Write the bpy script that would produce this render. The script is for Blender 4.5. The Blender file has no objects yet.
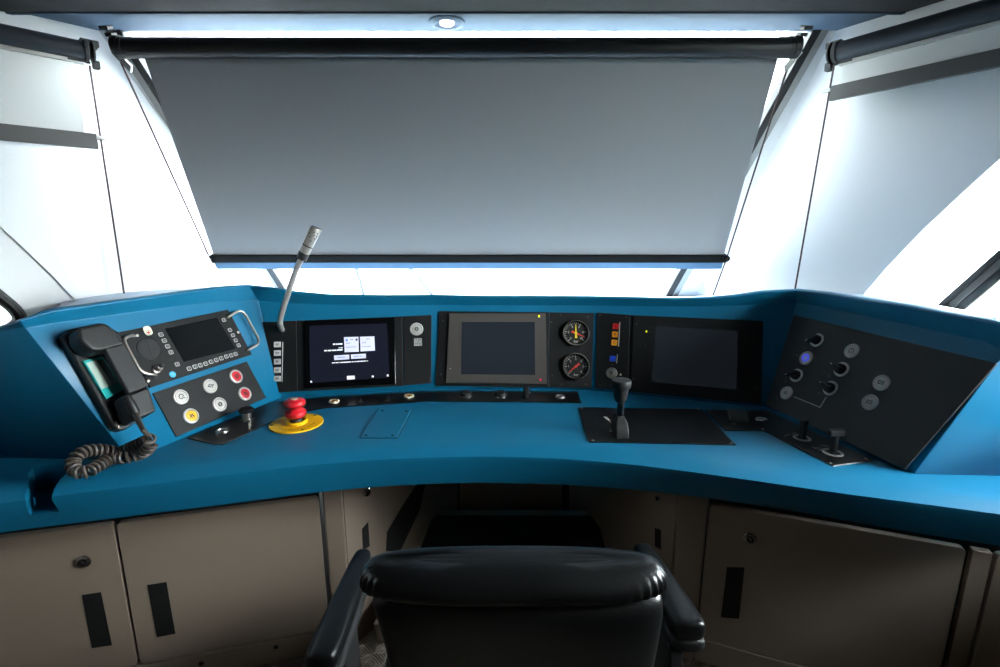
import bpy, bmesh, math, random
from mathutils import Vector, Matrix
random.seed(7)
S = bpy.context.scene
COL = S.collection
PI = math.pi
V = Vector

# ------------------------------------------------------------------ camera, world, light, exposure
EYE = V((0.0, 0.0, 1.30)); PITCH = math.radians(11.9); FPX = 500.0
cd = bpy.data.cameras.new('camera'); cam = bpy.data.objects.new('camera', cd); COL.objects.link(cam)
cd.sensor_width = 36.0; cd.lens = 18.0; cd.clip_start = 0.02; cd.clip_end = 500
cam.location = EYE; cam.rotation_euler = (PI/2 - PITCH, 0, 0)
S.camera = cam
S.view_settings.view_transform = 'Standard'; S.view_settings.look = 'None'
S.view_settings.gamma = 1; S.view_settings.use_curve_mapping = False
S.view_settings.exposure = 0.2
S.cycles.use_denoising = True
S.cycles.max_bounces = 10; S.cycles.diffuse_bounces = 6; S.cycles.transparent_max_bounces = 16
S.cycles.caustics_reflective = False; S.cycles.caustics_refractive = False
S.cycles.sample_clamp_indirect = 8.0

W = bpy.data.worlds.new('overcast_sky'); S.world = W; W.use_nodes = True
wn, wl = W.node_tree.nodes, W.node_tree.links
bg = wn['Background']
tc = wn.new('ShaderNodeTexCoord'); sx = wn.new('ShaderNodeSeparateXYZ'); rp = wn.new('ShaderNodeValToRGB')
wl.new(tc.outputs['Generated'], sx.inputs[0]); wl.new(sx.outputs['Z'], rp.inputs[0])
rp.color_ramp.elements[0].position = 0.0; rp.color_ramp.elements[0].color = (0.93, 0.97, 1, 1)
rp.color_ramp.elements[1].position = 0.8; rp.color_ramp.elements[1].color = (0.80, 0.90, 1, 1)
wl.new(rp.outputs[0], bg.inputs[0]); mr = wn.new('ShaderNodeMapRange'); mr.inputs['From Min'].default_value = -.8; mr.inputs['From Max'].default_value = .8   # sky brighter toward the sun's side
mr.inputs['To Min'].default_value = 17.0; mr.inputs['To Max'].default_value = 58.0
wl.new(sx.outputs['X'], mr.inputs[0]); wl.new(mr.outputs[0], bg.inputs[1])

sl = bpy.data.lights.new('hazy_sun', 'SUN'); sl.energy = 15.0; sl.angle = math.radians(50); sl.color = (1, .98, .96)
so = bpy.data.objects.new('hazy_sun', sl); COL.objects.link(so)
so.rotation_euler = V((-.82, .22, -.40)).to_track_quat('-Z', 'Y').to_euler()
# daylight falling in through the side door windows of the cab, and the cab's ceiling lamps behind the seat
def area(name, loc, rot, sx_, sy_, power, color=(1, 1, 1), portal=False):
    l = bpy.data.lights.new(name, 'AREA'); l.shape = 'RECTANGLE'; l.size = sx_; l.size_y = sy_
    l.energy = power; l.color = color
    if portal: l.cycles.is_portal = True
    o = bpy.data.objects.new(name, l); COL.objects.link(o); o.location = loc; o.rotation_euler = rot
    return o

# ------------------------------------------------------------------ materials
def lin(c):
    f = lambda v: (v/255/12.92) if v/255 <= .04045 else ((v/255+.055)/1.055)**2.4
    return (f(c[0]), f(c[1]), f(c[2]), 1)
def mat(name, c, rough=.5, metal=0., coat=0., bump=0., bscale=400., emit=0., ecol=None, vary=0., vscale=6., spec=None, sheen=0.):
    m = bpy.data.materials.new(name); m.use_nodes = True
    n, l = m.node_tree.nodes, m.node_tree.links; b = n['Principled BSDF']
    b.inputs['Base Color'].default_value = lin(c); b.inputs['Roughness'].default_value = rough
    b.inputs['Metallic'].default_value = metal; b.inputs['Coat Weight'].default_value = coat
    b.inputs['Coat Roughness'].default_value = .15
    if spec is not None: b.inputs['Specular IOR Level'].default_value = spec
    if emit:
        b.inputs['Emission Color'].default_value = lin(ecol or c); b.inputs['Emission Strength'].default_value = emit
    t = n.new('ShaderNodeTexCoord')
    if bump:
        nz = n.new('ShaderNodeTexNoise'); nz.inputs['Scale'].default_value = bscale; nz.inputs['Detail'].default_value = 2
        bp = n.new('ShaderNodeBump'); bp.inputs['Strength'].default_value = bump; bp.inputs['Distance'].default_value = .001
        l.new(t.outputs['Object'], nz.inputs['Vector']); l.new(nz.outputs[0], bp.inputs['Height']); l.new(bp.outputs[0], b.inputs['Normal'])
    if vary:
        nz = n.new('ShaderNodeTexNoise'); nz.inputs['Scale'].default_value = vscale
        mp = n.new('ShaderNodeMapRange'); mp.inputs['To Min'].default_value = max(0, rough-vary); mp.inputs['To Max'].default_value = rough+vary
        l.new(t.outputs['Object'], nz.inputs['Vector']); l.new(nz.outputs[0], mp.inputs[0]); l.new(mp.outputs[0], b.inputs['Roughness'])
    return m
M = {}
M['blue'] = mat('desk_blue_lacquer', (9, 101, 136), .45, coat=.04, bump=.08, bscale=900, vary=.05, spec=.38)
M['black'] = mat('black_faceplate', (20, 21, 22), .42, bump=.12, bscale=1500, vary=.06)
M['wingblack'] = mat('dark_powdercoat_faceplate', (17, 17, 18), .55, spec=.3, bump=.15, bscale=1500)
M['deskblack'] = mat('black_desk_plate', (14, 14, 15), .28, coat=.2, bump=.05, bscale=900)
M['phone'] = mat('phone_plastic', (20, 19, 19), .48, bump=.25, bscale=1100)
M['rubber'] = mat('black_rubber', (14, 14, 15), .6, bump=.1)
M['glossblack'] = mat('black_glass', (8, 9, 11), .12, coat=.3)
M['screen'] = mat('dark_lcd_glass', (36, 40, 46), .18, emit=.016, ecol=(150, 168, 190))
M['screen_on'] = mat('lit_lcd_glass', (18, 20, 30), .15, emit=.030, ecol=(120, 130, 170))
M['ui'] = mat('lit_screen_panel', (205, 205, 225), .3, emit=.42, ecol=(205, 207, 232))
M['uiwhite'] = mat('lit_screen_lettering', (225, 225, 235), .3, emit=.55, ecol=(240, 240, 245))
M['uiblue'] = mat('lit_screen_blue', (70, 130, 250), .3, emit=.4, ecol=(70, 130, 250))
M['uidark'] = mat('screen_dark_mark', (20, 20, 30), .4)
M['uigrey'] = mat('screen_grey_mark', (140, 140, 165), .4, emit=.1, ecol=(140, 140, 165))
M['greybezel'] = mat('grey_bezel', (74, 70, 66), .5, bump=.1)
M['silver'] = mat('brushed_silver', (205, 200, 194), .28, metal=1., vary=.08, vscale=60)
M['steel'] = mat('satin_steel', (190, 180, 168), .32, metal=1.)
M['satin'] = mat('silver_painted_plastic', (196, 192, 186), .4, metal=.25)
M['keywhite'] = mat('key_legend_white', (190, 186, 180), .5)
M['keydark'] = mat('key_cap_dark', (46, 45, 45), .5)
M['red'] = mat('red_plastic', (196, 22, 34), .33, coat=.2)
M['redcap'] = mat('red_button_cap', (190, 20, 36), .35)
M['yellow'] = mat('yellow_plate', (236, 178, 8), .42)
M['amber'] = mat('amber_cap', (232, 150, 30), .35)
M['bluecap'] = mat('blue_cap', (24, 70, 190), .35)
M['bluelit'] = mat('lit_blue_ring', (60, 70, 240), .4, emit=.8, ecol=(60, 75, 255))
M['cyan'] = mat('cyan_sticker', (60, 175, 215), .5)
M['cream'] = mat('cream_cap', (222, 214, 190), .4)
M['ledyel'] = mat('lit_yellow_indicator', (220, 220, 30), .4, emit=.9, ecol=(215, 225, 30))
M['ledred'] = mat('lit_red_indicator', (220, 40, 70), .4, emit=.5, ecol=(220, 40, 70))
M['dial'] = mat('gauge_dial', (12, 12, 13), .6)
M['needle'] = mat('red_needle', (230, 60, 40), .5)
M['needleyel'] = mat('yellow_needle', (225, 195, 30), .5)
M['teal'] = mat('teal_plastic', (14, 156, 150), .3)
M['card'] = mat('grey_green_card', (165, 182, 170), .5)
M['tube'] = mat('dark_blind_tube', (34, 38, 44), .38)
M['tubeblack'] = mat('black_blind_tube', (12, 12, 13), .42)
M['bargrey'] = mat('grey_blind_bar', (80, 78, 76), .45)
M['cordmat'] = mat('guide_cord', (62, 38, 40), .6)
M['white'] = mat('white_wall_lining', (244, 245, 246), .32, coat=.25)
M['soffit'] = mat('pale_headlining', (80, 95, 112), .6, spec=.15)
M['ceil'] = mat('grey_ceiling_panel', (60, 59, 59), .7, spec=.1)
M['alu'] = mat('grey_aluminium_trim', (160, 160, 158), .4, metal=.6)
M['cab'] = mat('taupe_cabinet_paint', (150, 134, 119), .5, bump=.15, bscale=1200)
M['cabdark'] = mat('dark_cabinet_interior', (16, 15, 15), .7)
M['chrome'] = mat('chrome', (215, 212, 208), .12, metal=1.)
M['leather'] = mat('black_leather', (11, 12, 13), .34, bump=.35, bscale=260, vary=.08, vscale=14)
M['cordplastic'] = mat('grey_brown_cord', (70, 62, 56), .45)
M['ground'] = mat('pale_ground', (84, 87, 79), .9)
M['rearwall'] = mat('taupe_rear_wall', (84, 76, 70), .6)
M['flap'] = mat('blue_flap_strip', (74, 108, 138), .5)
M['micgrey'] = mat('satin_mic_grey', (172, 168, 162), .42, metal=.55)
M['shelfgrey'] = mat('pale_grey_shelf', (192, 208, 224), .6)  # unseen shelf, coloured pale to bounce daylight up onto the blind
M['barblack'] = mat('matt_black_bar', (7, 8, 8), .7, spec=.15)
M['wiper'] = mat('wiper_grey', (34, 40, 48), .6)
M['lampglow'] = mat('lit_lamp_lens', (255, 245, 245), .3, emit=3.0, ecol=(255, 240, 245))

def node_mat(name):
    m = bpy.data.materials.new(name); m.use_nodes = True
    n = m.node_tree.nodes; n.remove(n['Principled BSDF']); return m, n, m.node_tree.links, n['Material Output']
def glassmat():
    m, n, l, out = node_mat('clear_glass')
    tr = n.new('ShaderNodeBsdfTransparent'); tr.inputs[0].default_value = (.95, .98, .98, 1)
    gl = n.new('ShaderNodeBsdfGlossy'); gl.inputs['Roughness'].default_value = .02
    mx = n.new('ShaderNodeMixShader'); mx.inputs[0].default_value = .06
    l.new(tr.outputs[0], mx.inputs[1]); l.new(gl.outputs[0], mx.inputs[2]); l.new(mx.outputs[0], out.inputs[0]); return m
M['glass'] = glassmat()
def fabricmat(name, c, trans):
    m, n, l, out = node_mat(name)
    d = n.new('ShaderNodeBsdfDiffuse'); d.inputs[0].default_value = lin(c)
    t = n.new('ShaderNodeBsdfTranslucent'); t.inputs[0].default_value = lin(c)
    mx = n.new('ShaderNodeMixShader'); mx.inputs[0].default_value = trans
    tcn = n.new('ShaderNodeTexCoord'); wv = n.new('ShaderNodeTexNoise'); wv.inputs['Scale'].default_value = 500
    bp = n.new('ShaderNodeBump'); bp.inputs['Strength'].default_value = .1; bp.inputs['Distance'].default_value = .0005
    l.new(tcn.outputs['Object'], wv.inputs['Vector']); l.new(wv.outputs[0], bp.inputs['Height']); l.new(bp.outputs[0], d.inputs['Normal'])
    l.new(d.outputs[0], mx.inputs[1]); l.new(t.outputs[0], mx.inputs[2]); l.new(mx.outputs[0], out.inputs[0]); return m
M['fabric'] = fabricmat('grey_blind_fabric', (160, 161, 162), .02)
M['sidefabric'] = fabricmat('pale_blind_fabric', (238, 238, 235), .10)
def matmat():
    m = mat('granular_rubber_mat', (14, 13, 12), .8); n, l = m.node_tree.nodes, m.node_tree.links
    b = n['Principled BSDF']; t = n.new('ShaderNodeTexCoord'); v = n.new('ShaderNodeTexVoronoi'); v.inputs['Scale'].default_value = 130
    r = n.new('ShaderNodeValToRGB'); r.color_ramp.elements[0].color = lin((70, 58, 48)); r.color_ramp.elements[1].color = lin((12, 11, 10)); r.color_ramp.elements[1].position = .35
    bp = n.new('ShaderNodeBump'); bp.inputs['Strength'].default_value = .6; bp.inputs['Distance'].default_value = .003
    l.new(t.outputs['Object'], v.inputs['Vector']); l.new(v.outputs['Distance'], r.inputs[0]); l.new(r.outputs[0], b.inputs['Base Color'])
    l.new(v.outputs['Distance'], bp.inputs['Height']); l.new(bp.outputs[0], b.inputs['Normal']); return m
M['mat'] = matmat()
def treadmat():
    m = mat('tread_plate', (124, 113, 102), .38, metal=.7); n, l = m.node_tree.nodes, m.node_tree.links
    b = n['Principled BSDF']; t = n.new('ShaderNodeTexCoord')
    hs = []
    ck = n.new('ShaderNodeTexChecker'); ck.inputs['Scale'].default_value = 28; ck.inputs[1].default_value = (1,1,1,1); ck.inputs[2].default_value = (0,0,0,1)
    mp0 = n.new('ShaderNodeMapping'); mp0.inputs['Rotation'].default_value = (0, 0, 0); l.new(t.outputs['Object'], mp0.inputs[0]); l.new(mp0.outputs[0], ck.inputs[0])
    for a in (PI/4, -PI/4):
        mp = n.new('ShaderNodeMapping'); mp.inputs['Rotation'].default_value = (0, 0, a)
        w = n.new('ShaderNodeTexWave'); w.inputs['Scale'].default_value = 40; w.wave_type = 'BANDS'
        l.new(t.outputs['Object'], mp.inputs[0]); l.new(mp.outputs[0], w.inputs[0]); hs.append(w)
    mx = n.new('ShaderNodeMix'); mx.data_type = 'RGBA'
    l.new(ck.outputs[1], mx.inputs['Factor']); l.new(hs[0].outputs[0], mx.inputs['A']); l.new(hs[1].outputs[0], mx.inputs['B'])
    bp = n.new('ShaderNodeBump'); bp.inputs['Strength'].default_value = .8; bp.inputs['Distance'].default_value = .004
    l.new(mx.outputs['Result'], bp.inputs['Height']); l.new(bp.outputs[0], b.inputs['Normal']); return m
M['tread'] = treadmat()

# ------------------------------------------------------------------ geometry helpers
CP, SP = math.cos(PITCH), math.sin(PITCH)
def ray(px, py):
    u = (px-500)/FPX; v = (py-333.5)/FPX
    return V((u, CP - v*SP, -SP - v*CP))
def onz(px, py, z):
    r = ray(px, py); return EYE + r*((z-EYE.z)/r.z)
def onplane(a, n, px, py):
    r = ray(px, py); return EYE + r*((a-EYE).dot(n)/r.dot(n))
class Frame:
    def __init__(s, o, ex, ez):
        s.o = V(o); s.ez = V(ez).normalized(); s.ex = V(ex); s.ex = (s.ex - s.ez*s.ex.dot(s.ez)).normalized(); s.ey = s.ez.cross(s.ex)
    def uv(s, px, py, h=0.):
        p = onplane(s.o + s.ez*h, s.ez, px, py) - s.o
        return V((p.dot(s.ex), p.dot(s.ey)))
    def at(s, px, py, h=0.):
        u = s.uv(px, py, h); return Frame(s.P(u.x, u.y, h), s.ex, s.ez)
    def P(s, x, y, z=0.): return s.o + s.ex*x + s.ey*y + s.ez*z
    def L(s, p):
        d = V(p)-s.o; return V((d.dot(s.ex), d.dot(s.ey), d.dot(s.ez)))
    def M(s):
        m = Matrix.Identity(4)
        for i, c in enumerate((s.ex, s.ey, s.ez)):
            for j in range(3): m[j][i] = c[j]
        for j in range(3): m[j][3] = s.o[j]
        return m
    def off(s, h): return Frame(s.o + s.ez*h, s.ex, s.ez)
    def rad(s, px, py, r): return (s.uv(px, py+r) - s.uv(px, py-r)).length/2
WORLD = Frame((0, 0, 0), (1, 0, 0), (0, 0, 1))

class MB:
    def __init__(s): s.bm = bmesh.new()
    def prism(s, pts, z0, z1):
        a = sum(pts[i][0]*pts[(i+1) % len(pts)][1] - pts[(i+1) % len(pts)][0]*pts[i][1] for i in range(len(pts)))
        if a < 0: pts = list(reversed(pts))
        n = len(pts)
        b = [s.bm.verts.new((p[0], p[1], z0)) for p in pts]; t = [s.bm.verts.new((p[0], p[1], z1)) for p in pts]
        s.bm.faces.new(list(reversed(b))); s.bm.faces.new(t)
        for i in range(n): s.bm.faces.new((b[i], b[(i+1) % n], t[(i+1) % n], t[i]))
        return s
    def rbox(s, cx, cy, w, h, z0, z1, r=0., rot=0., seg=4):
        pts = []
        r = min(r, w/2*.99, h/2*.99)
        for k, (qx, qy) in enumerate(((1, 1), (-1, 1), (-1, -1), (1, -1))):
            if r <= 0: pts.append((qx*w/2, qy*h/2)); continue
            for i in range(seg+1):
                a = k*PI/2 + i*PI/2/seg
                pts.append((qx*(w/2-r) + r*math.cos(a), qy*(h/2-r) + r*math.sin(a)))
        c, sn = math.cos(rot), math.sin(rot)
        return s.prism([(cx + x*c - y*sn, cy + x*sn + y*c) for x, y in pts], z0, z1)
    def loops(s, rings, closed=False, caps=True):
        vs = [[s.bm.verts.new(p) for p in r] for r in rings]
        m = len(rings)
        for i in range(m if closed else m-1):
            a, b = vs[i], vs[(i+1) % m]; n = len(a)
            for j in range(n): s.bm.faces.new((a[j], a[(j+1) % n], b[(j+1) % n], b[j]))
        if caps and not closed:
            s.bm.faces.new(list(reversed(vs[0]))); s.bm.faces.new(vs[-1])
        return s
    def lathe(s, cx, cy, prof, seg=32, sx_=1., sy_=1.):
        rings = [[(cx + r*sx_*math.cos(2*PI*k/seg), cy + r*sy_*math.sin(2*PI*k/seg), z) for k in range(seg)] for r, z in prof]
        return s.loops(rings)
    def ring(s, cx, cy, r0, r1, z0, z1, seg=40):
        rings = [[(cx + r*math.cos(2*PI*k/seg), cy + r*math.sin(2*PI*k/seg), z) for k in range(seg)] for r, z in ((r0, z0), (r1, z0), (r1, z1), (r0, z1))]
        return s.loops(rings, closed=True)
    def tube(s, pts, r, seg=10, closed=False, caps=True):
        pts = [V(p) for p in pts]; n = len(pts)
        rr = r if isinstance(r, (list, tuple)) else [r]*n
        rings = []; up = None
        for i, p in enumerate(pts):
            a = pts[(i-1) % n] if (closed or i > 0) else p; b = pts[(i+1) % n] if (closed or i < n-1) else p
            t = (b-a).normalized()
            if up is None:
                up = V((0, 0, 1)) if abs(t.z) < .9 else V((1, 0, 0))
            up = (up - t*up.dot(t)).normalized(); w = t.cross(up)
            rings.append([p + (up*math.cos(2*PI*k/seg) + w*math.sin(2*PI*k/seg))*rr[i] for k in range(seg)])
        return s.loops(rings, closed=closed, caps=caps)
    def stroke(s, pts, w, z0, z1, closed=False):
        n = len(pts)
        for i in range(n if closed else n-1):
            a, b = V(pts[i][:2]), V(pts[(i+1) % n][:2]); d = (b-a).normalized()*w/2; p = V((-d.y, d.x))
            a2, b2 = a-d, b+d
            s.prism([tuple(a2-p), tuple(b2-p), tuple(b2+p), tuple(a2+p)], z0, z1)
        return s
    def box3(s, x0, x1, y0, y1, z0, z1): return s.prism([(x0, y0), (x1, y0), (x1, y1), (x0, y1)], z0, z1)
    def text(s, txt, cx, cy, z, size, rot=0., th=.0003):
        cu = bpy.data.curves.new('lettering', 'FONT'); cu.body = txt; cu.size = size; cu.align_x = 'CENTER'; cu.align_y = 'CENTER'; cu.extrude = th; cu.resolution_u = 2
        o = bpy.data.objects.new('lettering', cu); COL.objects.link(o)
        me = o.to_mesh(); me.transform(Matrix.Translation((cx, cy, z)) @ Matrix.Rotation(rot, 4, 'Z')); s.bm.from_mesh(me)
        o.to_mesh_clear(); bpy.data.objects.remove(o); bpy.data.curves.remove(cu); return s
    def build(s, name, m, parent=None, bevel=0., angle=35, fr=None, subsurf=0, seg=2, recalc=False):
        me = bpy.data.meshes.new(name)
        if recalc: bmesh.ops.recalc_face_normals(s.bm, faces=s.bm.faces)
        s.bm.to_mesh(me); s.bm.free()
        me.materials.append(m if not isinstance(m, str) else M[m])
        for p in me.polygons: p.use_smooth = True
        me.set_sharp_from_angle(angle=math.radians(angle))
        o = bpy.data.objects.new(name, me); COL.objects.link(o)
        if parent: o.parent = parent
        if fr: o.matrix_world = fr.M()
        if bevel:
            b = o.modifiers.new('bevel', 'BEVEL'); b.width = bevel; b.segments = seg; b.limit_method = 'ANGLE'; b.angle_limit = math.radians(30); b.harden_normals = True
        if subsurf:
            b = o.modifiers.new('subsurf', 'SUBSURF'); b.levels = subsurf; b.render_levels = subsurf
        return o
def thing(name, label, cat, fr, group=None):
    o = bpy.data.objects.new(name, None); COL.objects.link(o); o.empty_display_size = .05
    o.matrix_world = fr.M(); o['label'] = label; o['category'] = cat
    if group: o['group'] = group
    return o
def tag(o, label, cat, group=None):
    o['label'] = label; o['category'] = cat
    if group: o['group'] = group
    return o
def struct(o): o['kind'] = 'structure'; return o
def part_label(o, s): o['label'] = s; return o

# ------------------------------------------------------------------ main surfaces of the desk
DZ = .75; TILT = math.radians(25)
def facet(pa, pb, tilt=TILT):
    a, b = onz(*pa, DZ), onz(*pb, DZ); h = (b-a).normalized(); out = h.cross(V((0, 0, 1)))
    n = out*math.cos(tilt) + V((0, 0, 1))*math.sin(tilt)
    return Frame(a, h, n)
FWL = facet((130, 460), (270, 402)); FL = facet((269, 398), (433, 389)); FC = facet((436, 389), (596, 390))
FR = facet((598, 391), (763, 407)); FWR = facet((765, 407), (905, 473))
DESK = Frame((0, 0, DZ), (1, 0, 0), (0, 0, 1))
def isect(f1, f2, z):
    A = Matrix((f1.ez, f2.ez, V((0, 0, 1)))); return A.inverted() @ V((f1.o.dot(f1.ez), f2.o.dot(f2.ez), z))
def proj(p):
    d = V(p)-EYE; zc = d.y*CP - d.z*SP; up = d.y*SP + d.z*CP
    return 500 + FPX*d.x/zc, 333.5 - FPX*up/zc
def seam(f1, f2, py):
    lo, hi = DZ, 1.3
    for _ in range(40):
        mid = (lo+hi)/2
        if proj(isect(f1, f2, mid))[1] > py: lo = mid
        else: hi = mid
    return isect(f1, f2, lo)
def hit(f, px, py): u = f.uv(px, py); return f.P(u.x, u.y)

# end facets of the wings
RT = hit(FWL, 25, 328); RB = onz(130, 460, DZ); LB = onz(9, 458, DZ)
nWB = (LB-RB).cross(RT-RB).normalized(); nWB = nWB if nWB.y < 0 else -nWB
FWB = Frame(RB, RB-LB, nWB)
RT2 = hit(FWR, 1005, 352); RB2 = onz(914, 474, DZ); LB2 = onz(1000, 476, DZ)
nBR = (LB2-RB2).cross(RT2-RB2).normalized(); nBR = nBR if nBR.y < 0 else -nBR
FBR = Frame(RB2, LB2-RB2, nBR)

# ------------------------------------------------------------------ control desk
desk = thing('control_desk', 'wide curved blue moulded driving desk with angled instrument surround', 'desk', Frame((0, 1.3, 0), (1, 0, 0), (0, 0, 1)))
DO = Frame((0, 1.3, 0), (1, 0, 0), (0, 0, 1))
def loc(p): return DO.L(p)

# worktop: flat top, rolled front edge, fascia
cst = [(-90, 495), (0, 485), (60, 480), (180, 462), (270, 452), (330, 447), (400, 443), (480, 441), (530, 441.5), (580, 443.5), (672, 451), (778, 463.5), (860, 475), (927, 487), (1000, 498), (1090, 512)]
fst = [(-90, 516), (0, 503), (45, 497), (180, 480.5), (300, 465.5), (390, 458.6), (480, 456), (560, 458), (650, 466), (750, 480), (838, 493), (900, 501), (1000, 514), (1090, 528)]
bst = [(-90, 548), (0, 532), (100, 520), (180, 510), (300, 494.5), (348, 488.5), (420, 484), (480, 482), (560, 484), (630, 489), (703, 497), (800, 512), (885, 528), (1000, 546), (1090, 560)]
def lerp_tab(t, x):
    for (x0, y0), (x1, y1) in zip(t, t[1:]):
        if x0 <= x <= x1: return y0 + (y1-y0)*(x-x0)/(x1-x0)
    return t[-1][1]
def smooth_tab(t, x):
    return sum(lerp_tab(t, min(1090, max(-90, x+d)))*w for d, w in ((-50, 1), (-25, 2), (0, 3), (25, 2), (50, 1)))/9 if -40 < x < 1040 else lerp_tab(t, x)
xs = [-90, -60, -30] + list(range(0, 1001, 20)) + [1030, 1060, 1090]
back = [onz(-90, 462, DZ), onz(9, 458, DZ), RB, (isect(FWL, FL, DZ)), isect(FL, FC, DZ), isect(FC, FR, DZ), isect(FR, FWR, DZ), RB2, onz(1000, 476, DZ), onz(1090, 479, DZ)]
mb = MB(); bm = mb.bm
rows = []
for x in xs:
    c = onz(x, smooth_tab(cst, x), DZ); f = onz(x, smooth_tab(fst, x), DZ-.018); b = onz(x, smooth_tab(bst, x), DZ-.105)
    k = c.lerp(f, .5) + V((0, 0, .0035)); g = f + (b-f)*.12 + V((0, -.004, 0))
    rows.append([c, k, f, g, b, b + V((0, .02, .0))])
vr = [[bm.verts.new(loc(p)) for p in r] for r in rows]
for a, b in zip(vr, vr[1:]):
    for i in range(5): bm.faces.new((a[i], a[i+1], b[i+1], b[i]))
bk = [bm.verts.new(loc(p)) for p in back]
bkl = [bm.verts.new(loc(V((p.x, p.y, DZ-.105)))) for p in back]
bm.faces.new([r[0] for r in vr] + list(reversed(bk)))
bm.faces.new(list(reversed([r[5] for r in vr])) + bkl)
for i in range(len(bk)-1): bm.faces.new((bk[i], bk[i+1], bkl[i+1], bkl[i]))
bm.faces.new(vr[0] + [bkl[0], bk[0]]); bm.faces.new(list(reversed(vr[-1])) + [bk[-1], bkl[-1]])
bmesh.ops.recalc_face_normals(bm, faces=bm.faces)
worktop = mb.build('worktop', 'blue', desk, angle=40)
# grab notch cut in the worktop near its end
cut = MB()
nt = [(28, 474), (33, 467), (50, 463.5), (74, 463), (74, 466), (66, 474), (52, 487), (43, 495)]
np_ = [tuple(loc(onz(x, y, DZ))[:2]) for x, y in nt]
lo1 = loc(onz(37, 516, DZ-.062)); lo0 = loc(onz(29, 516, DZ-.062)); dv = V((-.9, .9)).normalized()*-.04
np_ += [tuple(V(lo1[:2])), tuple(V(lo1[:2]) + dv), tuple(V(lo0[:2]) + dv), tuple(V(lo0[:2])), tuple(loc(onz(28, 485, DZ))[:2])]
cut.prism(np_, DZ-.064, DZ+.03)
co = cut.build('cutter', 'blue', desk)
md = worktop.modifiers.new('notch', 'BOOLEAN'); md.object = co; md.solver = 'EXACT'
dg = bpy.context.evaluated_depsgraph_get()
me2 = bpy.data.meshes.new_from_object(worktop.evaluated_get(dg)); worktop.modifiers.clear(); worktop.data = me2
bpy.data.objects.remove(co)
me2.set_sharp_from_angle(angle=math.radians(40))

# instrument surround with hood lip
sWL_L = seam(FWL, FL, 300.5); sL_C = seam(FL, FC, 305); sC_R = seam(FC, FR, 305.5); sR_W = seam(FR, FWR, 302.5)
def lipof(cr, px, py, out):
    """point straight above the crease (vertical hood band) seen at px, py"""
    r = ray(px, py); n = V((out.x, out.y, 0)).normalized()
    t = ((cr + n*.018) - EYE).dot(n)/r.dot(n); return EYE + r*t
cols = []   # bottom, crease, lip
def col(bottom, crease, lpx, f):
    cols.append((bottom, crease, lipof(crease, lpx[0], lpx[1], f.ez), f))
cols.append((onz(-90, 462, DZ), hit(FWB, -90, 345), hit(FWB, -90, 345) + V((-.004, .004, .004)), FWB))
cols.append((LB, hit(FWB, -6, 333), hit(FWB, -6, 333) + V((-.002, .006, .006)), FWB))
cols.append((RB, RT, lipof(RT, 20, 321.5, FWL.ez), FWL))
bWL = lambda t: RB.lerp(isect(FWL, FL, DZ), t)
col(bWL(.12), hit(FWL, 52, 323.5), (53, 311.5), FWL)
for t, cx, cy, ly in ((.3, 85, 319, 307), (.45, 120, 314, 302), (.6, 150, 310, 298), (.75, 185, 305.5, 293), (.88, 218, 301.5, 288.5)):
    col(bWL(t), hit(FWL, cx, cy), (cx, ly), FWL)
pL = isect(FWL, FL, DZ); pC = isect(FL, FC, DZ); pR = isect(FC, FR, DZ); pW = isect(FR, FWR, DZ)
x0, _ = proj(sWL_L); cols.append((pL, sWL_L, lipof(sWL_L, 249, 286.3, FWL.ez + FL.ez), FL))
for t, cx, cy, ly in ((.1, 272, 302, 289.3), (.22, 295, 303.2, 293.2), (.4, 330, 304.5, 296.3), (.7, 385, 305, 297)):
    col(pL.lerp(pC, t), hit(FL, cx, cy), (cx, ly), FL)
cols.append((pC, sL_C, lipof(sL_C, 434, 296.6, FL.ez+FC.ez), FC))
for t, cx in ((.3, 480), (.6, 530)): col(pC.lerp(pR, t), hit(FC, cx, 305.2), (cx, 297.6), FC)
cols.append((pR, sC_R, lipof(sC_R, 592, 298, FC.ez+FR.ez), FR))
for t, cx, cy, ly in ((.25, 640, 306, 299), (.5, 680, 306.2, 299.8), (.65, 710, 306, 299), (.78, 735, 305.2, 296.8), (.9, 762, 304, 292.6)):
    col(pR.lerp(pW, t), hit(FR, cx, cy), (cx, ly), FR)
cols.append((pW, sR_W, lipof(sR_W, 797, 290.8, FR.ez+FWR.ez), FWR))
for t, cx, cy, ly in ((.12, 825, 308, 293.5), (.3, 855, 314, 299), (.5, 900, 323, 306), (.7, 945, 333, 314.5), (.88, 985, 342, 321.5)):
    col(pW.lerp(RB2, t), hit(FWR, cx, cy), (cx, ly), FWR)
cols.append((RB2, RT2, lipof(RT2, 1010, 327, FWR.ez+FBR.ez), FBR))
cols.append((onz(1000, 476, DZ), hit(FBR, 1060, 380), hit(FBR, 1060, 380) + V((.002, .006, .006)), FBR))
cols.append((onz(1090, 479, DZ), hit(FBR, 1110, 405), hit(FBR, 1110, 405) + V((.004, .006, .006)), FBR))
mb = MB(); bm = mb.bm; vr = []; shelf_edge = []
for i, (b, c, l, f) in enumerate(cols):
    a_ = cols[max(0, i-1)][2]; z_ = cols[min(len(cols)-1, i+1)][2]
    d = (z_-a_); d.z = 0; d.normalize(); bkd = V((-d.y, d.x, 0))
    if bkd.y < -.2: bkd = -bkd
    prof = [b, c, c.lerp(l, .55), l, l + bkd*.004 + V((0, 0, .004)), l + bkd*.014 + V((0, 0, .006)), l + bkd*.03 + V((0, 0, .003)), l + bkd*.10 - V((0, 0, .02))]
    shelf_edge.append(prof[-1])
    vr.append([bm.verts.new(loc(p)) for p in prof])
for a, b in zip(vr, vr[1:]):
    for i in range(len(a)-1): bm.faces.new((a[i], b[i], b[i+1], a[i+1]))
bmesh.ops.recalc_face_normals(bm, faces=bm.faces)
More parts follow.
